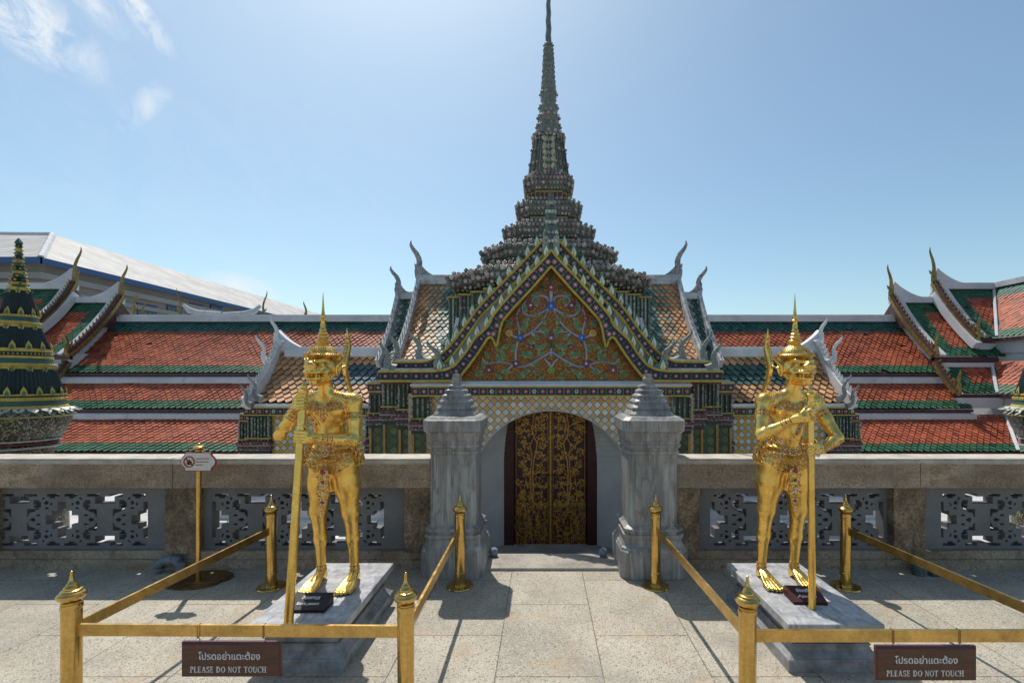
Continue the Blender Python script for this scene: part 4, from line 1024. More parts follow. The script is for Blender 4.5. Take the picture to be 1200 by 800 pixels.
# gable finial
mb = MB(); d = 7.12
mb.loft([[(XC + s_ * w * 1.25 * d / F + 0, d + t * .6 * d / F * w, zz(y, d)) for s_, t in ((-1, 0), (-.5, -1), (.5, -1), (1, 0), (.5, 1), (-.5, 1))] for w, y in ((7, 300), (8, 292), (6, 283), (6.6, 276), (5.4, 268), (4.2, 262), (5.0, 255), (4.6, 246), (3.4, 236), (2, 229), (.4, 225))], (.10, .14, .12))
for w, y in ((7, 296), (6, 284), (6.4, 274), (4.6, 262), (4.6, 250), (3.6, 240)):
    for sx in (-.8, -.3, .3, .8): mb.ball((XC + sx * w * 1.2 * d / F, d - .075, zz(y, d)), .03, random.choice([WHT, GRNL, (.3, .5, .4), GRY, WHT]), n=6, m=4)
for k in range(5):
    y = 300 - k * 4; w = 9 - k
    for sx in (-1, 1): leaf(mb, (XC + sx * 3 * d / F, d - .08, zz(y, d)), (sx, 0, .9), .12, col=(.32, .32, .30))
for sx in (-4, 0, 4): flower(mb, (XC + sx * d / F, d - .1, zz(303, d)), .06, petal=WHT, core=PINK)
mb.build('gable_finial', M['cer'], G)

# --- tower tiers
def redent(W, s, n, cx=XC, cy=10.0):
    """quarter-symmetric redented square, counter-clockwise"""
    q = []
    for i in range(n + 1):
        a = W - (n - i) * s; b_ = W - i * s
        # corner points in first quadrant going from +x face to +y face
        q.append((W - i * s, (W - (n - i) * s))); 
        if i < n: q.append((W - (i + 1) * s, W - (n - i) * s))
    pts = []
    for r in range(4):
        c, s_ = [(1, 0), (0, 1), (-1, 0), (0, -1)][r]
        for (x, y) in q: pts.append((cx + x * c - y * s_, cy + x * s_ + y * c))
    return pts
def prism(mb, W, s, n, z0, z1, col, k0=1., k1=1.):
    a = redent(W * k0, s, n); b_ = redent(W * k1, s, n)
    mb.loft([[(x, y, z0) for x, y in a], [(x, y, z1) for x, y in b_]], col)
def along(pts, sp):
    for i in range(len(pts)):
        a = Vector((*pts[i], 0)); b_ = Vector((*pts[(i+1) % len(pts)], 0)); L = (b_ - a).length; m = max(1, int(round(L / sp)))
        for k in range(m):
            yield a.lerp(b_, (k + .0) / m), (b_ - a).normalized()
def tier(name, W, s, n, z0, ztop, kr, rise):
    """rise: height of the set-back wall under the cornice"""
    rng = random.Random(int(W * 100)); mb = MB(); h = ztop - z0
    zc = z0 + rise
    ch = ztop - zc
    prism(mb, W * .86, s, n, z0, zc + .01, (.13, .035, .035))
    prism(mb, W * .90, s, n, zc, zc + ch * .12, (.26, .21, .08)); prism(mb, W * .90, s, n, zc + ch * .16, zc + ch * .34, (.12, .13, .11), 1., 1.05)
    prism(mb, W * .965, s, n, zc + ch * .34, zc + ch * .62, (.16, .16, .14)); prism(mb, W * .92, s, n, zc + ch * .62, ztop, (.14, .13, .12), 1., .9)
    prism(mb, W * .97, s, n, zc + ch * .62, zc + ch * .82, (.2, .19, .17))
    kr0 = kr; kr = kr * .78
    for (kW, zf, rr, sp) in ((.945, .22, .7, 1.75), (.985, .46, .9, 2.0), (1.0, .72, 1.0, 2.1), (.94, .95, .9, 2.2)):
        for p, t in along(redent(W * kW, s, n), kr * sp):
            if p.y > 10.9: continue
            knob(mb, (p.x, p.y, zc + ch * zf), kr * rr * rng.uniform(.85, 1.12), rng)
    for p, t in along(redent(W * .865, s, n), kr * 2.6):      # little yellow posts in the recess
        if p.y > 10.9: continue
        nn = Vector((t.y, -t.x, 0)); q = p + nn * .012
        mb.box(q.x - kr * .22, q.x + kr * .22, q.y - kr * .22, q.y + kr * .22, z0, zc, (.36, .27, .06))
        q = q + t * kr * 1.3
        if rng.random() < .5: knob(mb, (q.x, q.y, z0 + rise * .5), kr * .7, rng)
    return mb.build(name, M['cer'], G)
zt1 = 4.09
# tower body with its slender columns
mb = MB(); W1, s1, n1 = 1.90, .27, 3
prism(mb, W1, s1, n1, 1.2, 3.62, (.07, .09, .07))
for p, t in along(redent(W1 + .02, s1, n1), .062):
    if p.y > 10.5: continue
    c = random.choice([(.10, .16, .11), (.34, .35, .32), (.06, .10, .08), (.22, .25, .2), (.08, .09, .08), (.40, .39, .36)])
    mb.tube([(p.x, p.y, 2.62), (p.x, p.y, 3.60)], .022, 5, c)
    for k in range(7):
        if random.random() < .6: mb.ball((p.x, p.y - .015, 2.72 + k * .125), .03, random.choice([(.34, .33, .3), (.25, .2, .2), (.12, .2, .13)]), n=5, m=3, sm=False)
for (zq, hh, kk, cc) in ((3.57, .035, 1.04, (.36, .27, .06)), (2.66, .10, 1.05, (.2, .19, .17)), (2.50, .14, 1.0, (.17, .05, .05)), (2.36, .13, 1.07, (.22, .2, .18)), (2.2, .14, 1.02, (.15, .05, .05)), (2.05, .12, 1.1, (.2, .19, .17))): prism(mb, W1 * kk, s1, n1, zq, zq + hh, cc)
rng = random.Random(5)
for zq, kk in ((2.71, 1.07), (2.42, 1.09), (2.1, 1.12)):
    for p, t in along(redent(W1 * kk, s1, n1), .14):
        if p.y < 10.2: knob(mb, (p.x, p.y, zq), .05, rng)
mb.build('tower_body', M['cer'], G)
tier('tower_tier', 1.97, .28, 3, 3.58, zt1, .062, .06)
tier('tower_tier', 1.35, .17, 3, zt1 - .06, 4.655, .058, .16)
tier('tower_tier', 0.93, .12, 3, 4.58, 5.17, .052, .18)
tier('tower_tier', .67, .11, 2, 5.10, 5.71, .050, .18)
tier('tower_tier', .51, .085, 2, 5.64, 6.28, .048, .24)
# bell and spire
mb = MB(); rng = random.Random(8); zb0, zb1 = 6.24, 7.20
rings = []
for i in range(9):
    f = i / 8; W = .43 - .13 * f - .02 * math.sin(f * 3.14); z = zb0 + (zb1 - zb0) * f
    if i >= 7: W *= (1 - (i - 6) * .12)
    rings.append([(x, y, z) for x, y in redent(W, W * .2, 2)])
mb.loft(rings, (.24, .23, .19))
for i, sp_ in ((0, .07), (1, .08), (4, .10), (8, .10), (11, .08), (12, .07)):
    f = i / 12; W = .44 - .12 * f; z = zb0 + (zb1 - zb0) * f * .96
    for p, t in along(redent(W, W * .2, 2), sp_):
        if p.y < 10.2: knob(mb, (p.x, p.y, z + rng.uniform(-.015, .015)), .032, rng)
q0 = list(along(redent(.425, .085, 2), .052)); q1 = list(along(redent(.30, .06, 2), .0367))
for (p, t), (q, t2) in zip(q0, q1):       # ribs up the bell
    if p.y > 10.1: continue
    mb.tube([(p.x, p.y, zb0 + .05), ((p.x + q.x) / 2 + 0, (p.y + q.y) / 2 - .006, (zb0 + zb1) / 2), (q.x, q.y, zb1 - .04)], [.016, .015, .011], 5, rng.choice([(.36, .35, .3), (.16, .18, .15), (.26, .22, .2), (.42, .41, .34), (.12, .14, .12)]))
for k in range(5):        # pale leaf panels on the faces
    for sx in (-.07, .07):
        z = zb0 + .14 + k * .15; yq = 10 - (.435 - .12 * (k + 1) / 6) - .012
        leaf(mb, (XC + sx, yq, z), (sx * 3, 0, 1), .15, col=(.42, .42, .26), w=.3)
    flower(mb, (XC, yq - .01, z + .05), .045, petal=(.4, .36, .33), core=(.3, .14, .15))
mb.build('bell_section', M['cer'], G)
mb = MB()
prof = [(.30, 7.14), (.33, 7.2), (.34, 7.27), (.24, 7.34), (.245, 7.42), (.26, 7.48), (.21, 7.54), (.215, 7.62), (.235, 7.68), (.185, 7.74), (.19, 7.84), (.205, 7.9), (.16, 7.96), (.165, 8.12), (.185, 8.2), (.14, 8.26)]
z = 8.26; r = .145
while z < 9.2:
    prof += [(r, z + .02), (r * 1.16, z + .06), (r * 1.1, z + .09), (r * .9, z + .115)]; z += .12; r = .145 - (z - 8.26) / .94 * .055
prof += [(.10, 9.22), (.10, 9.26), (.065, 9.3)]
mb.lathe([(a, b_) for a, b_ in prof], (XC, 10, 0), 12, (.17, .19, .17), sm=False)
for (rr, z_, n_, kr) in ((.34, 7.24, 16, .04), (.26, 7.46, 14, .034), (.235, 7.66, 12, .034), (.205, 7.88, 12, .03), (.185, 8.17, 10, .03), (.2, 7.36, 12, .03), (.19, 7.56, 12, .028), (.17, 7.78, 10, .028), (.15, 8.05, 10, .028), (.105, 9.24, 8, .02)):
    for k in range(n_): a = 2*math.pi*k/n_; knob(mb, (XC + rr*math.cos(a), 10 + rr*math.sin(a), z_), kr, rng)
z = 8.3
while z < 9.2:
    r = .15 - (z - 8.26) / .94 * .05
    for k in range(9): a = 2*math.pi*k/9 + z*7; mb.ball((XC + r*math.cos(a), 10 + r*math.sin(a), z), .022, rng.choice([(.3, .3, .28), (.14, .2, .17), (.25, .2, .2), (.2, .3, .27)]), n=5, m=3, sm=False)
    z += .06
sp = mb.build('spire', M['cer'], G)
mb = MB()
# twisted tip
rings = []
for i in range(60):
    z = 9.28 + i * .045; f = i / 59; r = .056 * (1 - f) ** .9 + .008
    rings.append([(XC + r * (1 + .12 * math.cos(3 * (a + i * .28))) * math.cos(a), 10 + r * (1 + .12 * math.cos(3 * (a + i * .28))) * math.sin(a), z) for a in np.linspace(0, 2*math.pi, 12, endpoint=False)])
mb.loft(rings, (.13, .16, .17)); mb.build('spire_tip', M['cer'], sp)

# --- wings
def stub(mb, x0, x1, y0, y1, z0, z1, side, levels):
    """mosaic pier: columns on top, maroon mouldings, olive panel below"""
    mb.box(x0, x1, y0, y1, z0, z1, DKG)
def mosaic_pier(x0, x1, y0, y1, ztop, olive_h=zz(500, 7.1), zbot=-.67, sides=(-1, 1)):
    H = ztop - olive_h
    mb = MB(); mb.box(x0, x1, y0, y1, olive_h, ztop, DKG)
    rng = random.Random(int(x0 * 97))
    z_c0 = olive_h + H * .42
    faces = [((x0, y0), (x1, y0), (0, -1))]
    if -1 in sides: faces.append(((x0, y1), (x0, y0), (-1, 0)))
    if 1 in sides: faces.append(((x1, y0), (x1, y1), (1, 0)))
    for (a, c, n) in faces:
        a = Vector((*a, 0)); c = Vector((*c, 0)); n = Vector((*n, 0)); L = (c - a).length; m = max(2, int(L / .058))
        for k in range(m + 1):
            p = a.lerp(c, k / m) + n * .008
            tone = rng.choice([(.08, .14, .08), (.05, .09, .06), (.30, .32, .28), (.05, .06, .05), (.13, .19, .12)])
            top = ztop - rng.uniform(0, .02)
            mb.tube([(p.x, p.y, z_c0), (p.x, p.y, top)], .019, 5, tone)
            zq = z_c0 + .03
            while zq < ztop - .03:
                if rng.random() < .85: mb.ball((p.x + n.x * .017, p.y + n.y * .017, zq), .0135, rng.choice([(.55, .55, .50), (.42, .42, .38), (.12, .2, .1), (.36, .18, .17)]), n=5, m=3, sm=False)
                zq += .034
        for (f0, f1, o, cc) in ((.40, .43, .045, YEL), (.33, .40, .02, (.035, .03, .04)), (.24, .33, .045, MAR), (.215, .24, .06, (.36, .36, .35)), (.13, .215, .03, MAR), (.09, .13, .045, (.22, .22, .2)), (.0, .09, .02, DKG)):
            za, zb_ = olive_h + H * f0, olive_h + H * f1; e = n * o
            q = [a + e - (c - a).normalized() * o, c + e + (c - a).normalized() * o]
            v = [(q[0].x, q[0].y, za), (q[1].x, q[1].y, za), (c.x, c.y, za), (a.x, a.y, za), (q[0].x, q[0].y, zb_), (q[1].x, q[1].y, zb_), (c.x, c.y, zb_), (a.x, a.y, zb_)]
            mb.add(v, [(0, 1, 5, 4), (4, 5, 6, 7), (0, 3, 2, 1), (1, 2, 6, 5), (3, 0, 4, 7)], cc)
            if cc == MAR or f0 in (.09, .33):
                mm_ = max(2, int(L / .055))
                for k in range(mm_ + 1):
                    p = a.lerp(c, k / mm_) + e; mb.ball((p.x, p.y, (za + zb_) / 2 + rng.uniform(-.008, .008)), .017, rng.choice([(.40, .38, .36), (.26, .08, .09), (.30, .14, .15), (.1, .16, .09), (.05, .05, .07)]), n=5, m=3, sm=False)
    mb.build('mosaic_pier', M['cer'], G)
    mb = MB(); mb.box(x0, x1, y0, y1, zbot, olive_h)
    o_ = mb.build('olive_panel', M['olive'], G)
    mb = MB()
    for x in (x0 + .005, x1 - .005): mb.box(x - .018, x + .018, y0 - .022, y0 + .01, zbot, olive_h, (.42, .24, .06))
    mb.build('edge_strip', M['cerplain'], o_)
def ledge(x0, x1, y0, y1, z0, z1, name='flowered_cornice', sides=(-1, 1)):
    mb = MB(); frieze(mb, x0, x1, y0, z0, z1, y1 - y0)
    for s in sides: frieze_side(mb, x1 if s > 0 else x0, y0, y1, z0, z1, s)
    mb.box(x0 + .01, x1 - .01, y0 + .01, y1, z1, z1 + .02, (.5, .5, .48)); mb.box(x0 + .05, x1 - .05, y0 + .05, y1, z1 + .02, z1 + .05, (.45, .45, .43))
    mb.box(x0 + .03, x1 - .03, y0 + .03, y1, z0 - .045, z0, (.12, .05, .045))
    return mb.build(name, M['cerplain'], G)
M['horn'] = mat('grey_white_stucco_horn', (.34, .34, .34), .8, n1=(12, .6, 1.2), dirt=[(25, (.08, .09, .09), .5, .65, .7)], bump=(40, .6, .01))
M['horng'] = mat('green_grey_mosaic_horn', (.2, .24, .21), .5, vor=(130, [(.30, .31, .29), (.10, .15, .12), (.20, .22, .20), (.05, .07, .06), (.36, .34, .31)]), bump=(50, .8, .012))
def mirror(s, x): return XC + s * x
for s in (-1, 1):
    def bx2(a, c): return sorted((XC + s * a, XC + s * c))
    # stepped cornices and piers, from the porch outwards
    a, c = bx2(hx(124, 7.05), hx(203, 7.05)); ledge(a, c, 7.05, 7.6, zz(446.5, 7.05), zz(435, 7.05))
    a, c = bx2(hx(135, 7.3), hx(186, 7.3)); ledge(a, c, 7.3, 8.0, zz(433.5, 7.3), zz(424, 7.3))
    a, c = bx2(hx(180, 7.25), hx(215, 7.25)); ledge(a, c, 7.25, 7.9, zz(459.5, 7.25), zz(448.5, 7.25))
    a, c = bx2(hx(144, 6.9), hx(162, 6.9)); mosaic_pier(a, c, 6.9, 7.3, zz(465, 6.9), zz(508, 6.9))
    a, c = bx2(hx(162, 7.12), hx(177, 7.12)); mosaic_pier(a, c, 7.12, 7.5, zz(447, 7.12), zz(503, 7.12))
    a, c = bx2(hx(176, 7.2), hx(195, 7.2)); mosaic_pier(a, c, 7.2, 7.6, zz(447, 7.2), zz(497, 7.2))
    a, c = bx2(hx(194, 7.36), hx(211, 7.36)); mosaic_pier(a, c, 7.36, 7.9, zz(459.5, 7.36), zz(501, 7.36))
    # inner body behind the piers up to the tower
    mb = MB(); a, c = bx2(hx(120, 7.6), hx(200, 7.6)); mb.box(a, c, 7.65, 9.3, -.67, 2.2); mb.build('inner_wall', M['whitegrey'], G)
    # upper wing roofs, stepped: inner high one and outer narrower one, ridges across the axis
    yr = 10.0
    Xo = hx(148, yr); zr = zz(328, yr); Xi = 1.70
    yb2 = 8.46; zb2 = zz(421, yb2)
    def cf(l, r, t, b_):
        inner = r if s < 0 else l
        e = r if s < 0 else l
        if inner < .5: return (.10, .19, .14) if (int(t / .09) + int(inner / .1)) % 3 else (.42, .42, .34)
        if (inner < .85 and (int(t * 11) % 2)): return (.25, .26, .2)
        return C_ORG
    mb = MB(); A_ = (XC - Xo, yr - .1, zr - .1) if s < 0 else (XC + Xi, yr - .1, zr - .1); B_ = (XC - Xi, yr - .1, zr - .1) if s < 0 else (XC + Xo, yr - .1, zr - .1)
    C_ = (XC - Xi + .0, yb2, zb2) if s < 0 else (XC + Xo, yb2, zb2); D_ = (XC - Xo, yb2, zb2) if s < 0 else (XC + Xi, yb2, zb2)
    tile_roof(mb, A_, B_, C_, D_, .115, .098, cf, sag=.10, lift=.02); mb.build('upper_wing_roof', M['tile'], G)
    mb = MB(); a, c = bx2(Xi, Xo + .06); mb.box(a, c, yr - .16, yr + .16, zr - .12, zr + .03); mb.box(a, c, yr - .10, yr + .10, zr + .03, zr + .09); mb.build('ridge_beam', M['whitegrey'], G)
    mb = MB(); rake(mb, curve_pts((XC + s * Xo, yr, zr + .02), (XC + s * Xo, yb2 - .08, zb2 - .02), .10), (s, 0, 0), .20, .09, 14, .10, 0, 0)
    mb.build('white_rake', M['whitegrey'], G)
    mb = MB(); horn(mb, (XC + s * (Xo + .04), yr - .02, zr + .02), (s, 0, 0), .82, .14, .5, .75); fin(mb, XC + s * (Xo + .06), yr - .02, zr + .02, -s, .55, .34, .14); mb.build('roof_horn', M['horn'], G)
    # white flashing against the tower
    mb = MB(); rake(mb, curve_pts((XC + s * (Xi + .02), yr - 1.1, zr - 1.0), (XC + s * (Xi + .10), yb2 - .02, zb2), .03), (s, 0, 0), .12, .07); mb.build('flashing', M['white'], G)
    Xo2 = hx(173, 9.95); zr2 = zz(346, 9.95); yb3 = 8.75; zb3 = zz(426, yb3)
    def cf2(l, r, t, b_): return (.30, .31, .28) if (int(l / .115 + .5) + int(t / .1)) % 2 else C_DGR
    mb = MB(); q = [(XC + s * Xo2, 9.9, zr2 - .06), (XC + s * Xo, 9.9, zr2 - .06), (XC + s * Xo, yb3, zb3), (XC + s * Xo2, yb3, zb3)]
    if s > 0: q = [q[1], q[0], q[3], q[2]]
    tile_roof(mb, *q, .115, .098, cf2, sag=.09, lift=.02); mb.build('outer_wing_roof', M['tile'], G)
    mb = MB(); a, c = bx2(Xo + .09, Xo2 + .05); mb.box(a, c, 9.82, 10.08, zr2 - .1, zr2 + .03); mb.build('ridge_beam', M['whitegrey'], G)
    mb = MB(); rake(mb, curve_pts((XC + s * Xo2, 9.95, zr2 + .02), (XC + s * Xo2, yb3 - .08, zb3 - .02), .09), (s, 0, 0), .18, .08, 12, .09); mb.build('white_rake', M['whitegrey'], G)
    mb = MB(); horn(mb, (XC + s * (Xo2 + .03), 9.93, zr2), (s, 0, 0), .62, .12, .5, .9); fin(mb, XC + s * (Xo2 + .05), 9.93, zr2 + .02, -s, .32, .28, .12); mb.build('roof_horn', M['horn'], G)
    # corner antefix horns on the cornices
    for (px, yb_, yt, d, ln) in ((190, 432, 400, 7.15, .9), (178, 428, 388, 7.6, .8), (152, 424, 386, 7.5, 1.1), (131, 433, 399, 7.1, 1.2)):
        mb = MB(); b0 = (XC + s * hx(px, d), d, zz(yb_, d)); horn(mb, b0, (s, 0, 0), (yb_ - yt) * d / F, .10, .6, ln); mb.build('corner_horn', M['horng'], G)
    # gable end walls under the wings
    mb = MB(); a, c = bx2(Xi, Xo2 - .02)
    mb.add([(XC + s * (Xo - .02), 8.6, 2.2), (XC + s * (Xo - .02), 11.4, 2.2), (XC + s * (Xo - .02), 10.0, zr - .15), (XC + s * Xi, 8.6, 2.2), (XC + s * Xi, 11.4, 2.2), (XC + s * Xi, 10., zr - .15)], [(0, 1, 2), (5, 4, 3), (0, 2, 5, 3), (1, 4, 5, 2)])
    mb.build('gable_wall', M['whitegrey'], G)
    mb = MB(); a, c = bx2(1.6, Xo2 - .08); mb.box(a, c, 8.75, 11.2, -.67, 2.24); mb.build('wing_body', M['whitegrey'], G)
    # lower wing
    yr3, yb4 = 9.6, 8.76; Xo3 = hx(312, yr3); zr3 = zz(411, yr3); zb4 = zz(471.5, yb4); Xi3 = 3.0
    def cf3(l, r, t, b_):
        o = l if s < 0 else r
        if t < .34 or b_ < .37 or o < .75: return C_ORG
        return C_BLU if s < 0 else (.065, .125, .105)
    mb = MB(); q = [(XC + s * (Xo3 - .02), yr3 - .1, zr3 - .1), (XC + s * Xi3, yr3 - .1, zr3 - .1), (XC + s * Xi3, yb4 - .06, zb4), (XC + s * Xo3, yb4 - .06, zb4)]
    if s > 0: q = [q[1], q[0], q[3], q[2]]
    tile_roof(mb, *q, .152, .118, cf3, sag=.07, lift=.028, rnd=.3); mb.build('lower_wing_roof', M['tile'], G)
    mb = MB(); a, c = bx2(Xi3 - .6, Xo3 - .12); mb.box(a, c, yr3 - .14, yr3 + .16, zr3 - .13, zr3 + .02); mb.box(a, c, yr3 - .09, yr3 + .09, zr3 + .02, zr3 + .08); mb.build('ridge_beam', M['white'], G)
    mb = MB(); cp = curve_pts((XC + s * (Xo3 - .02), yr3, zr3 + .10), (XC + s * (Xo3 + .02), yb4 - .22, zb4 - .03), .12)
    rake(mb, cp, (s, 0, 0), .26, .10, 14, .15)
    fin(mb, XC + s * (Xo3 + .08), yr3, zr3, -s, .85, .42, .16)
    mb.build('white_rake', M['white'], G)
    for (px, yb_, yt, d, ln, w_, mt_) in ((318, 402, 373, 9.5, .8, .10, 'white'), (333, 424, 394, 9.2, 1.0, .085, 'white'), (344, 466, 439, 8.6, 1.0, .075, 'horn'), (354, 474, 450, 8.45, 1.0, .062, 'horng')):
        mb = MB(); horn(mb, (XC + s * hx(px, d), d, zz(yb_, d)), (s, 0, 0), (yb_ - yt) * d / F * 1.05, w_, .6, ln); mb.build('roof_horn', M[mt_], G)
    d4 = 8.62
    mb = MB(); a, c = bx2(hx(200, d4), hx(362, d4)); mb.box(a, c, d4 + .01, d4 + .5, zz(476.8, d4), zz(473, d4)); mb.build('white_ledge', M['white'], G)
    mb = MB(); a, c = bx2(hx(200, d4), hx(360, d4)); frieze(mb, a, c, d4 + .02, zz(487, d4), zz(477, d4), .5); frieze_side(mb, XC + s * hx(360, d4), d4 + .02, d4 + .5, zz(487, d4), zz(477, d4), s); mb.build('flowered_frieze', M['cerplain'], G)
    a, c = bx2(hx(355, d4), hx(368, d4)); ledge(a, c, d4 + .1, d4 + .6, zz(494, d4), zz(485.5, d4))
    a, c = bx2(hx(329, d4 + .06), hx(352, d4 + .06)); mosaic_pier(a, c, d4 + .06, d4 + .5, zz(488, d4), zz(532, d4))
    a, c = bx2(hx(348, d4 + .2), hx(363, d4 + .2)); mosaic_pier(a, c, d4 + .2, d4 + .7, zz(494, d4), zz(532, d4))
    a, c = bx2(hx(208, d4 + .08), hx(214, d4 + .08)); mosaic_pier(a, c, d4 + .08, d4 + .3, zz(488, d4), zz(532, d4))
    mb = MB(); a, c = bx2(hx(196, d4 + .14), hx(352, d4 + .14)); mb.box(a, c, d4 + .14, 10.4, -.4, zz(484, d4)); mb.build('tiled_wing_wall', M['yeltile'], G)
    mb = MB(); q = [(XC + s * (Xo3 - .1), 8.9, zz(476, d4)), (XC + s * (Xo3 - .1), 10.4, zz(476, d4)), (XC + s * (Xo3 - .1), yr3, zr3 - .16), (XC + s * 3.0, 8.9, zz(476, d4)), (XC + s * 3.0, 10.4, zz(476, d4)), (XC + s * 3.0, yr3, zr3 - .16)]
    mb.add(q, [(0, 1, 2), (5, 4, 3), (0, 2, 5, 3), (1, 4, 5, 2)]); mb.build('gable_wall', M['whitegrey'], G)
    # white stepped base of the wings
    mb = MB()
    for k, (o, zt) in enumerate(((.75, -.45), (.6, -.28), (.42, -.12), (.26, .02), (.1, .12))):
        a, c = bx2(1.3, hx(368, d4) + o); mb.box(a, c, 8.7 - o, 10.6, -.67, zt)
    for k, (o, zt) in enumerate(((.55, -.45), (.42, -.3), (.28, -.14), (.12, .0))):
        a, c = bx2(1.25, hx(212, 7.3) + o); mb.box(a, c, 7.1 - o, 8.6, -.67, zt + .003)
    mb.build('stepped_base', M['white'], G)
# ------------------------------------------------------------------ long gallery and stepped halls beyond
M['goldhorn'] = mat('gilded_roof_horn', (.34, .23, .07), .42, .6, n1=(10, .5, 1.2), bump=(30, .5, .02), dirt=[(12, (.10, .08, .05), .5, .7, .7)])
M['gallwhite'] = mat('gallery_white_plaster', (.56, .56, .58), .8, n1=(.8, .85, 1.06), dirt=[(2, (.22, .22, .22), .58, .78, .6, (1, 1, .5))])
def tiers_body(parent, x0, x1, tiers, s):
    """fascia, shaded recess wall and white sill under each tile slope. tiers: (yt,dt,yb,db)"""
    for k, (ytp, dt, ybt, db) in enumerate(tiers):
        za, zb_ = zz(ytp, dt), zz(ybt, db)
        mb = MB(); mb.box(x0, x1, db - .02, db + .12, zb_ - .22, zb_ - .03); mb.box(x0, x1, db + .10, db + .25, zb_ - .30, zb_ - .2); mb.build('eave_board', M['redmar'], parent)
def gallery(s, label):
    X0, X1 = (-22.2, -5.5) if s < 0 else (5.5, 18.6)
    t = thing('gallery_building', ((X0 + X1) / 2, 22, -4.5), label, 'gallery', 'long red tiled galleries behind')
    T1 = (375.5, 24.0, 436.5, 21.3); T2 = (448.5, 21.15, 478.5, 20.0); T3 = (490.5, 19.9, 529, 18.3)
    # tier 1 with outer edge at constant x ; tiers 2, 3 run on under the hall
    xo = -22.25 if s < 0 else 18.45
    for k, (T, xe) in enumerate(((T1, xo), (T2, -22.9 if s < 0 else 18.6), (T3, -23.4 if s < 0 else 19.0))):
        za, zb_ = zz(T[0], T[1]), zz(T[2], T[3])
        xi = -5.0 if s < 0 else 5.2
        L = sorted([xe, xi]); 
        if k == 0: cf = gallery_cols(.85, .36, g1=C_TEAL)
        else: cf = gallery_cols(0.0, .42)
        xb0, xb1 = L
        if k == 0 and s > 0: A, B, C, D = (xi, T[1], za), (xe, T[1], za), (xe, T[3], zb_), (xi, T[3], zb_)
        else: A, B, C, D = (xb0, T[1], za), (xb1, T[1], za), (xb1, T[3], zb_), (xb0, T[3], zb_)
        if k == 1 and s > 0: B = (xe + .1, T[1], za); C = (xe + .1, T[3], zb_)
        if k == 2 and s > 0: B = (20.05, T[1], za); C = (18.9, T[3], zb_)
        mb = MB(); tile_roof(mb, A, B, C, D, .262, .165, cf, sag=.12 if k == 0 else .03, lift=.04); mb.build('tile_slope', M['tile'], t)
        xr0, xr1 = min(A[0], D[0]), max(B[0], C[0])
        mb = MB(); mb.box(xr0, xr1, T[3] + .0, T[3] + .12, zb_ - .16, zb_ - .035); mb.box(xr0, xr1, T[3] + .12, T[3] + .3, zb_ - .24, zb_ - .12); mb.build('eave_board', M['redmar'], t)
        if k < 2:
            N_ = (T2, T3)[k]; zn = zz(N_[0], N_[1])
            mb = MB(); mb.box(xr0, xr1, N_[1] + .10, N_[1] + .9, zn - .3, zb_ - .2); mb.box(xr0, xr1, N_[1] - .06, N_[1] + .14, zn - .02, zn + .20); mb.build('white_sill', M['gallwhite'], t)
    mb = MB(); zr = zz(375, 24); x0_, x1_ = sorted([xo, s * 5.2]); mb.box(x0_, x1_, 23.8, 24.3, zr - .1, zr + .16); mb.box(x0_, x1_, 23.9, 24.2, zr + .16, zr + .27)
    mb.build('ridge_beam', M['gallwhite'], t)
    mb = MB(); rake(mb, curve_pts((xo, 24.0, zr + .12), (xo, T1[3] - .1, zz(T1[2], T1[3]) - .02), .12), (s, 0, 0), .30, .2); mb.build('white_rake', M['gallwhite'], t)
    mb = MB(); mb.box(x0_, x1_, 18.9, 29, -4.5, zz(T3[2], T3[3]) + .05); mb.box(x0_, x1_, 21.6, 26, -1, zz(T1[2], T1[3])); mb.build('gallery_wall', M['gallwhite'], t)
    return t
gallery(-1, 'long gallery with red and green tile roof, behind the left statue')
gallery(1, 'long gallery with red and green tile roof, behind the right statue')

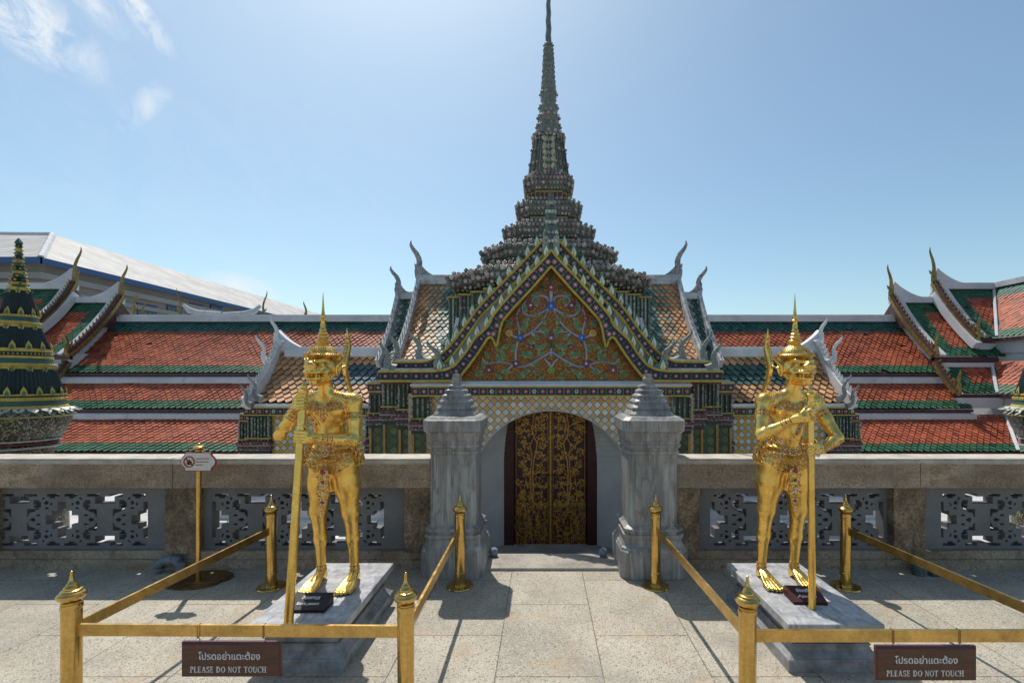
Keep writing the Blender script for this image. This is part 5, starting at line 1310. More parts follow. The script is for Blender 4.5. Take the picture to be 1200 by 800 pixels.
def slope(parent, A, B, C, D, cf, sag=.06, pu=.262, pv=.165):
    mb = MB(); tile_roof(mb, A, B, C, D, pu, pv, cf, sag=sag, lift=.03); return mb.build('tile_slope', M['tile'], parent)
def gold_rake(parent, pts, s, w=.30, teeth=16, tooth=.2):
    mb = MB(); rake(mb, pts, (-s, 0, 0), w, .16, teeth, tooth, 0, 1); 
    p2 = [Vector(p) + Vector((-s * .16, 0, -.02)) for p in pts]; rake(mb, p2, (-s, 0, 0), w * .45, .05, 0, 0, 1, 1)
    mb.build('gilded_bargeboard', [M['redmar'], M['goldhorn']], parent)
def hall(s, label):
    t = thing('stepped_hall', (s * 24, 23, -4.5), label, 'hall', 'halls with stepped roofs at either end')
    SX = lambda p, d: abs(p - 636) * d / F * s
    if s < 0: A = dict(g=(140.6, 24.0), rz=351, xin=24.3, bot=(73, 415), seg=(62, 443)); 
    # ---- roof segment A
    if s < 0:
        xg = SX(140.6, 24.0); xo = SX(80, 24.0); xoB = -33.
        zr = zz(353, 24.0); zrB = zz(337, 24.0); xgB = SX(86, 24.0); D2, y2 = 21.45, 416; DB, yB = 22.4, 380
    else:
        xg = SX(1046, 24.0); xo = SX(1094, 24.0); zr = zz(353, 24.0); zrB = zz(337, 24.0); xgB = SX(1096, 24.0); D2, y2 = 21.45, 417; DB, yB = 21.75, 397; xoB = 23.5
    z2 = zz(y2, D2); zB = zz(yB, DB)
    def q(xa, xb, ya, za, yb_, zb_, xc=None, xd=None):
        # order so that A is on the viewer's left
        l, r = sorted((xa, xb)); return (l, ya, za), (r, ya, za), (r, yb_, zb_), (l, yb_, zb_)
    # tier 1 of segment A
    xe = xg + s * 3.6
    if s < 0: cf = gallery_cols(.85, .36, 0, 1.05, g1=C_GRN)
    else: cf = gallery_cols(.9, .5, 1.05, 0, g1=C_GRN)
    slope(t, *q(xg + s * .1, xe, 24.0, zr, D2, z2), cf, .12)
    mb = MB(); l, r = sorted((xg, xe)); mb.box(l, r, 23.8, 24.3, zr - .1, zr + .2); mb.build('ridge_beam', M['gallwhite'], t)
    gold_rake(t, curve_pts((xg, 24.0, zr + .25), (xg, D2 - .1, z2 + .02), .16), s, .34, 16, .2)
    mb = MB(); rake(mb, curve_pts((xg + s * .25, 24.0, zr + .14), (xg + s * .25, D2 - .1, z2 + .02), .14), (s, 0, 0), .10, .22); mb.build('white_rake', M['gallwhite'], t)
    # tier 2 of segment A
    y3t, D3t, y3b, D3b = (430, 21.3, 461, 20.3)
    if s > 0:
        slope(t, (xg + .35, D3t, zz(y3t, D3t)), (SX(1163, D3t), D3t, zz(y3t, D3t)), (SX(1169, D3b), D3b, zz(y3b, D3b)), (xg + .35, D3b, zz(y3b, D3b)), gallery_cols(0, .5, .75, 0), .03)
        mb = MB(); mb.box(xg, 21.2, D2, D2 + .14, z2 - .2, z2 - .03); mb.box(xg, 21.2, D3t + .1, D3t + .4, zz(y3t, D3t) - .2, z2 - .1); mb.build('eave_board', M['redmar'], t)
        mb = MB(); mb.box(xg, 21.0, D3t - .05, D3t + .12, zz(y3t, D3t), zz(y3t, D3t) + .2); mb.build('white_sill', M['gallwhite'], t); mb = MB(); mb.box(xg, 20.2, 20.2, 20.6, zz(478, 20.2), zz(466, 20.2)); mb.build('white_sill', M['gallwhite'], t)
        mb = MB(); mb.box(xg, 20.2, D3b, D3b + .15, zz(y3b, D3b) - .2, zz(y3b, D3b) - .03); mb.build('eave_board', M['redmar'], t)
        gold_rake(t, curve_pts((xg, D3t, zz(424, D3t)), (xg, D3b - .1, zz(y3b, D3b) + .02), .05), s, .30, 8, .18)
        # perpendicular wing coming forward on the right
        for (xt, zt, xb, zb_, dtop, dbot, yn) in ((23.5, zrB, 21.3, zz(395, 21.6), 24.0, 21.6, 12.), (SX(1163, D3t), zz(y3t, D3t), SX(1169, D3b), zz(y3b, D3b), D3t, D3b, 12.), (20.05, zz(490.5, 19.9), 18.9, zz(529, 18.3), 19.9, 18.3, 12.)):
            cfw = gallery_cols(.85 if xt > 23 else 0, .45)
            slope(t, (xt, dtop, zt), (xt, yn, zt), (xb, yn, zb_), (xb, dbot, zb_), cfw, .05)
            mb = MB(); vp = [Vector((xt, dtop, zt + .04)), Vector((xb, dbot, zb_ + .04))]; mb.tube([vp[0], vp[1]], .07, 6); mb.build('valley_gutter', M['gallwhite'], t)
            mb = MB(); mb.box(xb, xb + .15, yn, dbot, zb_ - .2, zb_ - .03); mb.build('eave_board', M['redmar'], t)
            mb = MB(); mb.box(xb + .2, xb + .5, yn, dbot + .5, zb_ - .75, zb_ - .1); mb.build('white_sill', M['gallwhite'], t)
        mb = MB(); mb.box(23.3, 23.7, 12, 24.1, zrB - .05, zrB + .22); mb.build('ridge_beam', M['gallwhite'], t)
        # body and far side
        mb = MB(); mb.box(21.6, 30, 12, 26, -4.5, zz(400, 21.6)); mb.box(19.1, 30, 12, 19.8, -4.5, zz(529, 18.3)); mb.box(20.5, 30, 12, 21, -4.5, 1.2); mb.build('hall_wall', M['gallwhite'], t)
    else:
        slope(t, *q(xg - .35, xg - 6, D3t, zz(y3t, D3t), D3b, zz(y3b, D3b)), gallery_cols(0, .40, 0, .4), .03)
        mb = MB(); mb.box(xg - 9, xg, D2, D2 + .14, z2 - .2, z2 - .03); mb.build('eave_board', M['redmar'], t)
        mb = MB(); mb.box(xg - 9, xg, D3t - .05, D3t + .12, zz(y3t, D3t), zz(y3t, D3t) + .2); mb.build('white_sill', M['gallwhite'], t); mb = MB(); mb.box(xg - 9, xg, D3b, D3b + .4, zz(y3b, D3b) - .5, zz(y3b, D3b) - .15); mb.build('white_sill', M['gallwhite'], t)
        gold_rake(t, curve_pts((xg, D3t, zz(424, D3t)), (xg, D3b - .1, zz(y3b, D3b) + .02), .05), s, .30, 8, .18)
        mb = MB(); mb.box(xg - 9, xg, 21.5, 26, -4.5, z2 + .1); mb.box(-33, xg - .2, 20.4, 26, -4.5, .2); mb.build('hall_wall', M['gallwhite'], t)
    # segment B, higher and set back
    if s < 0:
        slope(t, (xoB, 24.0, zrB), (xgB, 24.0, zrB), (xgB, DB, zB), (xoB, DB, zB), gallery_cols(.9, .3, 0, 1.05, g1=C_GRN), .10)
        xe2 = xoB
    else:
        slope(t, (xgB, 24.0, zrB), (23.5, 24.0, zrB), (21.3, 21.6, zz(395, 21.6)), (xgB, 21.6, zz(395, 21.6)), gallery_cols(.9, .5, 1.05, 0, g1=C_GRN), .10)
        xe2 = 23.6
        mb = MB(); mb.box(xgB, 21.3, 21.6, 21.75, zz(395, 21.6) - .17, zz(395, 21.6) - .03); mb.build('eave_board', M['redmar'], t)
        mb = MB(); mb.loft([[(xgB + .6, 21.75, zz(419, 21.75)), (20.6, 21.75, zz(419, 21.75)), (20.6, 22.2, zz(419, 21.75)), (xgB + .6, 22.2, zz(419, 21.75))], [(xgB - .0, 21.8, zz(402, 21.8)), (21.6, 21.8, zz(402, 21.8)), (21.6, 22.2, zz(402, 21.8)), (xgB, 22.2, zz(402, 21.8))]]); mb.build('white_sill', M['gallwhite'], t)
    mb = MB(); l, r = sorted((xgB, xe2)); mb.box(l, r, 23.8, 24.3, zrB - .1, zrB + .22); mb.build('ridge_beam', M['gallwhite'], t)
    gold_rake(t, curve_pts((xgB, 24.0, zrB + .25), (xgB, DB - .1, zB + .02), .14), s, .34, 15, .2)
    mb = MB(); rake(mb, curve_pts((xgB + s * .25, 24.0, zrB + .14), (xgB + s * .25, DB - .1, zB + .02), .12), (s, 0, 0), .10, .25)
    rake(mb, curve_pts((xgB - s * .3, 23.9, zrB - .35), (xgB - s * .3, DB - .2, zB - .35), .12), (s, 0, 0), .35, .3); mb.build('white_rake', M['gallwhite'], t)
    # swept ridge ends and gilded horns
    for (x, zq, hh) in ((xg, zr, 1.75), (xgB, zrB, 1.95)):
        mb = MB(); fin(mb, x + s * .08, 24.05, zq + .15, s, 2.1, .85, .2); mb.build('swept_ridge_end', M['gallwhite'], t)
        mb = MB(); horn(mb, (x - s * .05, 24.0, zq + .15), (-s, 0, 0), hh, .22, .5, .55 if s < 0 else .35); mb.build('gilded_horn', M['goldhorn'], t)
        mb = MB(); mb.add([(x, 22.6, zq - 1.45), (x, 24, zq + .05), (x, 25.4, zq - 1.45)], [(0, 1, 2)]); mb.add([(x + s * .02, 22.6, zq - 1.45), (x + s * .02, 24, zq + .05), (x + s * .02, 25.4, zq - 1.45)], [(0, 2, 1)]); mb.build('gable_panel', M['redmar'], t)
    feet = [(xg, D2 - .15, z2), (xg, D3b - .15, zz(y3b, D3b)), (xgB, DB - .15, zB)]
    if s > 0: feet.append((21.7, 20.0, zz(392, 20.2)))
    for (x, y, z) in feet:
        mb = MB(); horn(mb, (x - s * .05, y, z + .1), (0, -1, 0), .95, .2, .6, .35); horn(mb, (x - s * .05, y + .12, z + .1), (-s, 0, 0), .6, .15, .6, .5); mb.build('eave_horn', M['goldhorn'], t)
hall(-1, 'hall with stepped tiled roofs and gilded horns, behind the green spire at the left')
hall(1, 'hall with stepped red and green tiled roofs and gilded horns, at the right edge')

# small horns on roofs behind the left gallery
for i, (px, yb_, yt, d, sgn, lab) in enumerate(((157, 366, 340, 30, 1, 'gilded roof horn just right of the taller left hall horns'), (167, 368, 352, 31, 1, 'tiny gilded roof horn rising behind the left gallery ridge, beside the grey building wall'), (212, 367, 338, 30, -1, 'gilded horn with swept white ridge behind the left gallery'), (308, 368, 341, 30, 1, 'gilded horn with swept white ridge behind the gallery, left of the statue crown'), (359, 368, 353, 30, -1, 'small dark roof horn just left of the statue crown tip'))):
    x = (px - 636) * d / F; zb_ = zz(yb_ + 6, d); hh = (yb_ + 6 - yt) * d / F
    t = thing('far_roof_horn', (x, d, zb_), lab, 'roof horn', 'roof horns behind the left gallery')
    mb = MB(); horn(mb, (x, d, zb_), (sgn, 0, 0), hh, .16, .6, .45); mb.build('horn', M['goldhorn'], t)
    mb = MB(); q = -sgn if i in (1, 4) else sgn
    if i in (2, 3):
        e = 1 if i == 2 else -1
        mb.tube([(x + e * .15, d, zb_ + .9), (x + e * .5, d, zb_ + .55), (x + e * 1.1, d, zb_ + .35), (x + e * 2.6, d, zb_ + .3)], [.1, .2, .2, .14], 8, sq=.5, side=(0, 1, 0))
    mb.box(x - 2.2, x + 2.2, d - .1, d + .15, zb_ - .3, zb_ + .15); mb.build('white_ridge', M['gallwhite'], t)
    mb = MB(); mb.box(x - .4, x + .4, d, d + 2, -4.5, zb_ - .2); mb.build('roof_body', M['gallwhite'], t)

# ------------------------------------------------------------------ big grey-roofed building far left
def sheet_roof_mat():
    m, N, L, b = node_mat('pale_grey_roof_panels'); b.inputs['Roughness'].default_value = .7
    uv = N.new('ShaderNodeUVMap'); br = N.new('ShaderNodeTexBrick'); br.inputs['Scale'].default_value = 1; br.inputs['Brick Width'].default_value = 2.2; br.inputs['Row Height'].default_value = 1.1
    br.inputs['Mortar Size'].default_value = .035; br.inputs['Color1'].default_value = (.52, .49, .46, 1); br.inputs['Color2'].default_value = (.45, .425, .40, 1); br.inputs['Mortar'].default_value = (.28, .26, .24, 1)
    L.new(uv.outputs[0], br.inputs['Vector'])
    n = N.new('ShaderNodeTexNoise'); n.inputs['Scale'].default_value = .35; n.inputs['Detail'].default_value = 7; L.new(uv.outputs[0], n.inputs['Vector'])
    r = N.new('ShaderNodeMapRange'); r.inputs[1].default_value = .3; r.inputs[2].default_value = .7; r.inputs[3].default_value = .8; r.inputs[4].default_value = 1.15; L.new(n.outputs[0], r.inputs[0])
    s = N.new('ShaderNodeVectorMath'); s.operation = 'SCALE'; L.new(br.outputs[0], s.inputs[0]); L.new(r.outputs[0], s.inputs['Scale']); L.new(s.outputs[0], b.inputs['Base Color']); return m
M['farroof'] = sheet_roof_mat()
t = thing('office_building', (-58, 60, -4.5), 'large pale building with grey panel roof and blue eaves, far behind on the left', 'building')
xe, ye, ze = -49.0, 45.0, 13.9; xr, yr_, zr = -57.0, 53.6, 18.9
V = {'a': (xe, ye, ze), 'b': (xe, 135, ze), 'c': (xr, 135, zr), 'd': (xr, yr_, zr), 'e': (-95, ye, ze), 'f': (-95, yr_, zr + .3)}
me = bpy.data.meshes.new('roof'); o = Vector((-58, 60, -4.5))
pts = [V['a'], V['b'], V['c'], V['d'], V['a'], V['d'], V['f'], V['e']]
me.from_pydata([Vector(p) - o for p in pts], [], [(0, 1, 2, 3), (4, 5, 6, 7)])
uvl = me.uv_layers.new(name='UVMap')
for li, uvc in enumerate([(0, 0), (90, 0), (90, 11), (8.6, 11), (0, 0), (8, 11), (46, 11), (46, 0)]): uvl.data[li].uv = uvc
me.materials.append(M['farroof']); ro = bpy.data.objects.new('roof', me); COL.objects.link(ro); ro.parent = t
mb = MB(); mb.tube([V['a'], V['d']], .3, 6); mb.tube([V['d'], V['f']], .25, 6); mb.build('hip_cap', M['gallwhite'], ro)
M['blue'] = mat('blue_painted_eave', (.035, .10, .24), .6); M['beige'] = mat('beige_render', (.30, .285, .27), .85, n1=(.3, .9, 1.08), dirt=[(.6, (.2, .19, .18), .55, .8, .4)])
mb = MB(); mb.box(xe - .1, xe + .15, ye - .2, 135, ze - .55, ze + .05); mb.box(-95, xe + .15, ye - .25, ye - .02, ze - .55, ze + .05); mb.build('blue_eave', M['blue'], t)
mb = MB(); mb.box(-95, xe - 1.0, ye + 1.0, 135, -4.5, ze + .3); mb.box(-95, xe - .1, ye + .1, 135, ze - .5, ze - .3); mb.box(-95, xe - .55, ye + .55, 135, ze - 3.2, ze - 2.7); mb.box(-95, xe - .3, ye + .3, 135, ze - 1.9, ze - 1.3); mb.build('wall', M['beige'], t)
mb0 = None
M['winglass'] = mat('dark_window_glass', (.05, .08, .12), .15, 0)
for (pa, pb) in ((160, 183), (195, 213), (222, 238), (246, 260), (118, 140)):
    X = xe - 1.0; ya, yb_ = X * F / (pa - 636), X * F / (pb - 636)
    if pa == 118: continue
    zt_, zb_ = 2 + (445 - 354.) * ya / F, 2 + (445 - 378) * ya / F
    mb = MB(); mb.box(X - .1, X + .12, ya, yb_, zb_, zt_); w = mb.build('window', M['blue'], t)
    mb = MB(); n = 4; st = (yb_ - ya) / n
    for k in range(n): mb.box(X, X + .16, ya + st * (k + .08), ya + st * (k + .92), zb_ + .2, zt_ - .6)
    mb.build('pane', M['winglass'], w)

# ------------------------------------------------------------------ green and gold bell-shaped spires beside the terrace
def green_spire(cx, label):
    d = 6.6; k = d / F
    t = thing('ornamental_spire', (cx, d, -.67), label, 'spire ornament', 'green and gold spires on mosaic bowls')
    GD = (.50, .36, .06); DG = (.008, .02, .014); TL = (.03, .10, .075); WB = (.50, .50, .42)
    Z = lambda y: 2 + (445 - y) * (d - .3) / F
    R_ = lambda p: p * k / 1.27
    # fluted cones
    for (ya, ra, yb_, rb) in ((336, 12, 366, 19.5), (381, 23, 407, 33), (432, 38.5, 462, 47.5)):
        mb = MB(); n = 240; rings = []
        for f in np.linspace(0, 1, 6):
            r = R_(ra + (rb - ra) * f); z = Z(ya + (yb_ - ya) * f)
            rings.append([(cx + r * (1 + .018 * math.cos(60 * a)) * math.cos(a), d + r * (1 + .018 * math.cos(60 * a)) * math.sin(a), z) for a in np.linspace(0, 2 * math.pi, n, endpoint=False)])
        mb.loft(rings, DG, sm=False); mb.build('fluted_cone', M['cerplain'], t)
    mb = MB()
    # gold and teal bands, with pointed leaves up and down
    bms = [MB() for _ in range(4)]
    gi = lambda y: 0 if y < 340 else 1 if y < 390 else 2 if y < 440 else 3
    for (y0, y1, r0, r1, c) in ((366, 368.5, 21, 21.5, GD), (368.5, 374, 20, 21.5, TL), (374, 377, 23, 23.5, GD), (377, 381, 22, 23, GD), (407, 411, 35, 35.5, GD), (411, 416, 34, 35, DG), (416, 419, 36, 36.5, GD), (419, 425, 35, 36.5, TL), (425, 428, 38, 38.5, GD), (428, 432, 37, 38, GD),
                              (462, 464, 49.5, 50, GD), (464, 466, 48.5, 49, DG), (466, 470, 50, 50.5, GD), (470, 476, 49, 50, TL), (476, 479, 52, 53, GD), (332, 336, 11.5, 12, GD)):
        mb = bms[gi(y0)]; mb.lathe([(R_(r0), Z(y1)), (R_(r1), Z(y1) + .001), (R_(r0), Z(y0))], (cx, d, 0), 40, c, sm=False)
    for (y, r, up, n, h) in ((366, 21, 1, 10, 9), (379, 23, -1, 10, 9), (408, 35, 1, 14, 10), (430, 38, -1, 14, 10), (463, 49.5, 1, 20, 10), (335, 12, -1, 8, 7)):
        mb = bms[gi(y)]
        for j in range(n):
            a = 2 * math.pi * j / n; nv = Vector((math.cos(a), math.sin(a), 0)); c = Vector((cx, d, Z(y))) + nv * R_(r + .6)
            q = nv.cross(Vector((0, 0, 1))); hh = h * k * (1 if up > 0 else -1); w = h * k * .30
            for (sc_, cc, of) in ((1., GD, 0), (.55, (.03, .16, .10), .012)):
                mb.add([c + nv * (.004 + of) - q * w * sc_, c + nv * (.012 + of) + q * w * sc_, c + nv * (.004 + of) + q * w * .8 * sc_ + Vector((0, 0, hh * .5 * sc_)), c + nv * (of - .012) + Vector((0, 0, hh * sc_)), c + nv * (.004 + of) - q * w * .8 * sc_ + Vector((0, 0, hh * .5 * sc_))], [(0, 1, 2, 3, 4)], cc)
    for (y, r, n) in ((413.5, 35.2, 50), (367, 21.2, 34), (468, 50.2, 64), (376, 23.2, 36), (426.5, 38.5, 54)):
        mb = bms[gi(y)]
        for j in range(n): a = 2*math.pi*j/n; mb.ball((cx + R_(r)*math.cos(a), d + R_(r)*math.sin(a), Z(y)), .012, GD, n=5, m=3)
    for b_ in bms: b_.build('gilded_band', M['cerplain'], t)
    # beaded finial
    mb = MB(); y = 334; r = 10.5; i = 0
    while y > 281:
        c = (TL, GD, DG)[i % 3]; mb.lathe([(R_(r * .72), Z(y)), (R_(r), Z(y - 1.5)), (R_(r * .95), Z(y - 3)), (R_(r * .7), Z(y - 4.6))], (cx, d, 0), 10, c, sm=False)
        for j in range(8): a = 2*math.pi*j/8 + i; mb.ball((cx + R_(r)*math.cos(a), d + R_(r)*math.sin(a), Z(y - 2)), R_(r) * .2, (GD, TL, GD)[(j+i) % 3], n=5, m=3)
        y -= 4.6; r = max(4.2, r * .925 - .05); i += 1
    mb.lathe([(R_(4), Z(y)), (R_(4.6), Z(y - 2)), (R_(2.8), Z(y - 5)), (.004, Z(y - 8))], (cx, d, 0), 10, TL); mb.build('beaded_finial', M['cerplain'], t)
    # petal skirt
    mb = MB()
    for (r0, r1, yy0, yy1, n, of, cc) in ((50, 68, 478.5, 483.5, 26, 0, WB), (49, 62, 480, 489, 26, .5, (.30, .33, .26))):
        for j in range(n):
            a = 2*math.pi*(j+of)/n; nv = Vector((math.cos(a), math.sin(a), 0)); q = nv.cross(Vector((0, 0, 1))); w = R_(r0) * math.pi / n
            b0 = Vector((cx, d, Z(yy0))) + nv * R_(r0); b1 = Vector((cx, d, Z(yy1))) + nv * R_(r1); m_ = b0.lerp(b1, .55)
            mb.add([b0 - q*w, b0 + q*w, m_ + q*w*.9, b1, m_ - q*w*.9, m_ + Vector((0, 0, .02))], [(0, 1, 5), (1, 2, 5), (2, 3, 5), (3, 4, 5), (4, 0, 5)], cc)
            mb.add([m_ + Vector((0,0,.026)) + nv*.02 - q*w*.35, m_ + Vector((0,0,.026)) + nv*.02 + q*w*.35, b1 - nv*.03 + Vector((0,0,.02))], [(0, 1, 2)], (.04, .10, .08))
    mb.build('petal_skirt', M['cerplain'], t)
    M.setdefault('bowl', mat('black_gold_floral_mosaic', (.05, .05, .03), .35, vor=(75, [(.015, .02, .015), (.03, .05, .03), (.012, .015, .012), (.28, .24, .09), (.02, .04, .03), (.30, .30, .24), (.015, .02, .015), (.02, .05, .035), (.16, .05, .04)]), bump=(70, .6, .01)))
    mb = MB(); mb.lathe([(R_(55), Z(484)), (R_(57), Z(488)), (R_(56), Z(495)), (R_(52), Z(505)), (R_(45), Z(516)), (R_(40), Z(521)), (R_(40), Z(523)), (R_(44), Z(525)), (R_(44), Z(528)), (R_(38), Z(530)), (R_(36), Z(540)), (R_(46), Z(560)), (R_(52), Z(580)), (R_(54), -.66)], (cx, d, 0), 48, sm=True); mb.build('mosaic_bowl', M['bowl'], t)
    mb = MB()
    for (y, r, c) in ((522, 41.5, (.28, .06, .05)), (518, 45, (.4, .4, .35)), (526.5, 44.8, (.4, .4, .35)), (489, 57.6, (.4, .34, .1))): mb.tube([(cx + R_(r)*math.cos(a), d + R_(r)*math.sin(a), Z(y)) for a in np.linspace(0, 2*math.pi, 49)], .012, 5, c)
    mb.build('bowl_rings', M['cerplain'], t)
green_spire((22 - 636) * 6.6 / F, 'green and gold ringed spire on a mosaic bowl, at the left edge')
green_spire((1243 - 636) * 6.6 / F, 'green and gold ringed spire on a mosaic bowl, mostly cut off at the right edge')
# ------------------------------------------------------------------ gilded statues: one continuous surface from a smooth distance field
class Field:
    def __init__(s, lo, hi, h):
        s.lo = np.array(lo, float); s.h = h; s.n = np.ceil((np.array(hi) - s.lo) / h).astype(int) + 1
        s.f = np.full(s.n, 1.0, np.float32)
    def _box(s, lo, hi, pad):
        a = np.clip(np.floor((np.array(lo) - pad - s.lo) / s.h).astype(int), 0, s.n - 1); b = np.clip(np.ceil((np.array(hi) + pad - s.lo) / s.h).astype(int) + 1, 1, s.n)
        g = [s.lo[i] + np.arange(a[i], b[i]) * s.h for i in range(3)]
        return tuple(slice(a[i], b[i]) for i in range(3)), np.meshgrid(*g, indexing='ij', sparse=True)
    def _un(s, sl, d, k):
        o = s.f[sl]; d = d.astype(np.float32)
        if k <= 0: s.f[sl] = np.minimum(o, d); return
        hh = np.clip(.5 + .5 * (o - d) / k, 0, 1); s.f[sl] = o * (1 - hh) + d * hh - k * hh * (1 - hh)
    def cap(s, a, b, ra, rb, k=.02, sub=False):
        a = np.array(a, float); b = np.array(b, float); m = max(ra, rb)
        sl, (X, Y, Z) = s._box(np.minimum(a, b) - m, np.maximum(a, b) + m, k + .02)
        ab = b - a; L = ab @ ab + 1e-9
        t = np.clip(((X - a[0]) * ab[0] + (Y - a[1]) * ab[1] + (Z - a[2]) * ab[2]) / L, 0, 1)
        d = np.sqrt((X - a[0] - ab[0]*t)**2 + (Y - a[1] - ab[1]*t)**2 + (Z - a[2] - ab[2]*t)**2) - (ra + (rb - ra) * t)
        if sub: s._sub(sl, d, k)
        else: s._un(sl, d, k)
    def _sub(s, sl, d, k):
        o = s.f[sl]; d = -d.astype(np.float32)
        hh = np.clip(.5 - .5 * (o - d) / max(k, 1e-6), 0, 1); s.f[sl] = o * (1 - hh) + d * hh + k * hh * (1 - hh)
    def ell(s, c, r, k=.02, rot=None, sub=False):
        c = np.array(c, float); r = np.array(r, float); m = r.max()
        sl, (X, Y, Z) = s._box(c - m, c + m, k + .02)
        x, y, z = X - c[0], Y - c[1], Z - c[2]
        if rot is not None:
            Mx = np.array(rot); x, y, z = Mx[0,0]*x + Mx[1,0]*y + Mx[2,0]*z, Mx[0,1]*x + Mx[1,1]*y + Mx[2,1]*z, Mx[0,2]*x + Mx[1,2]*y + Mx[2,2]*z
        q = np.sqrt((x/r[0])**2 + (y/r[1])**2 + (z/r[2])**2); g = np.sqrt((x/r[0]**2)**2 + (y/r[1]**2)**2 + (z/r[2]**2)**2) + 1e-6
        d = q * (q - 1) / g
        if sub: s._sub(sl, d, k)
        else: s._un(sl, d, k)
    def path(s, pts, rad, k=.015):
        for i in range(len(pts) - 1): s.cap(pts[i], pts[i+1], rad[i], rad[i+1], k)
    def mesh(s):
        f = s.f; n = s.n; ins = f < 0
        c = np.zeros(tuple(n - 1), int); acc = np.zeros(tuple(n - 1) + (3,), np.float32); cnt = np.zeros(tuple(n - 1), np.float32)
        cor = [(i, j, k) for i in (0, 1) for j in (0, 1) for k in (0, 1)]
        sl = lambda o: tuple(slice(o[d], n[d] - 1 + o[d]) for d in range(3))
        tot = sum(ins[sl(o)].astype(np.int8) for o in cor); act = (tot > 0) & (tot < 8)
        idx = np.argwhere(act); 
        P_ = np.zeros((len(idx), 3)); C_ = np.zeros(len(idx))
        for o in cor:
            for d in range(3):
                if o[d]: continue
                o2 = list(o); o2[d] = 1
                v0 = f[idx[:,0]+o[0], idx[:,1]+o[1], idx[:,2]+o[2]]; v1 = f[idx[:,0]+o2[0], idx[:,1]+o2[1], idx[:,2]+o2[2]]
                m = (v0 < 0) != (v1 < 0); t = np.where(m, v0 / np.where(m, v0 - v1, 1), 0)
                p = np.tile(np.array(o, float), (len(idx), 1)); p[:, d] += t
                P_[m] += p[m]; C_[m] += 1
        V = s.lo + (idx + P_ / C_[:, None]) * s.h
        num = np.full(tuple(n - 1), -1); num[tuple(idx.T)] = np.arange(len(idx))
        faces = []
        for d in range(3):
            a, b = (d + 1) % 3, (d + 2) % 3
            s0 = [slice(None)] * 3; s1 = [slice(None)] * 3; s0[d] = slice(0, n[d] - 1); s1[d] = slice(1, n[d])
            cr = ins[tuple(s0)] != ins[tuple(s1)]; e = np.argwhere(cr)
            e = e[(e[:, a] > 0) & (e[:, b] > 0) & (e[:, a] < n[a] - 1) & (e[:, b] < n[b] - 1)]
            i0 = e.copy(); i1 = e.copy(); i1[:, a] -= 1; i2 = i1.copy(); i2[:, b] -= 1; i3 = e.copy(); i3[:, b] -= 1
            q = np.stack([num[tuple(x.T)] for x in (i0, i1, i2, i3)], 1)
            fl = ins[tuple(e.T)]; q[~fl] = q[~fl][:, ::-1]
            faces.append(q)
        Fq = np.concatenate(faces); Fq = Fq[(Fq >= 0).all(1)]
        return V, Fq
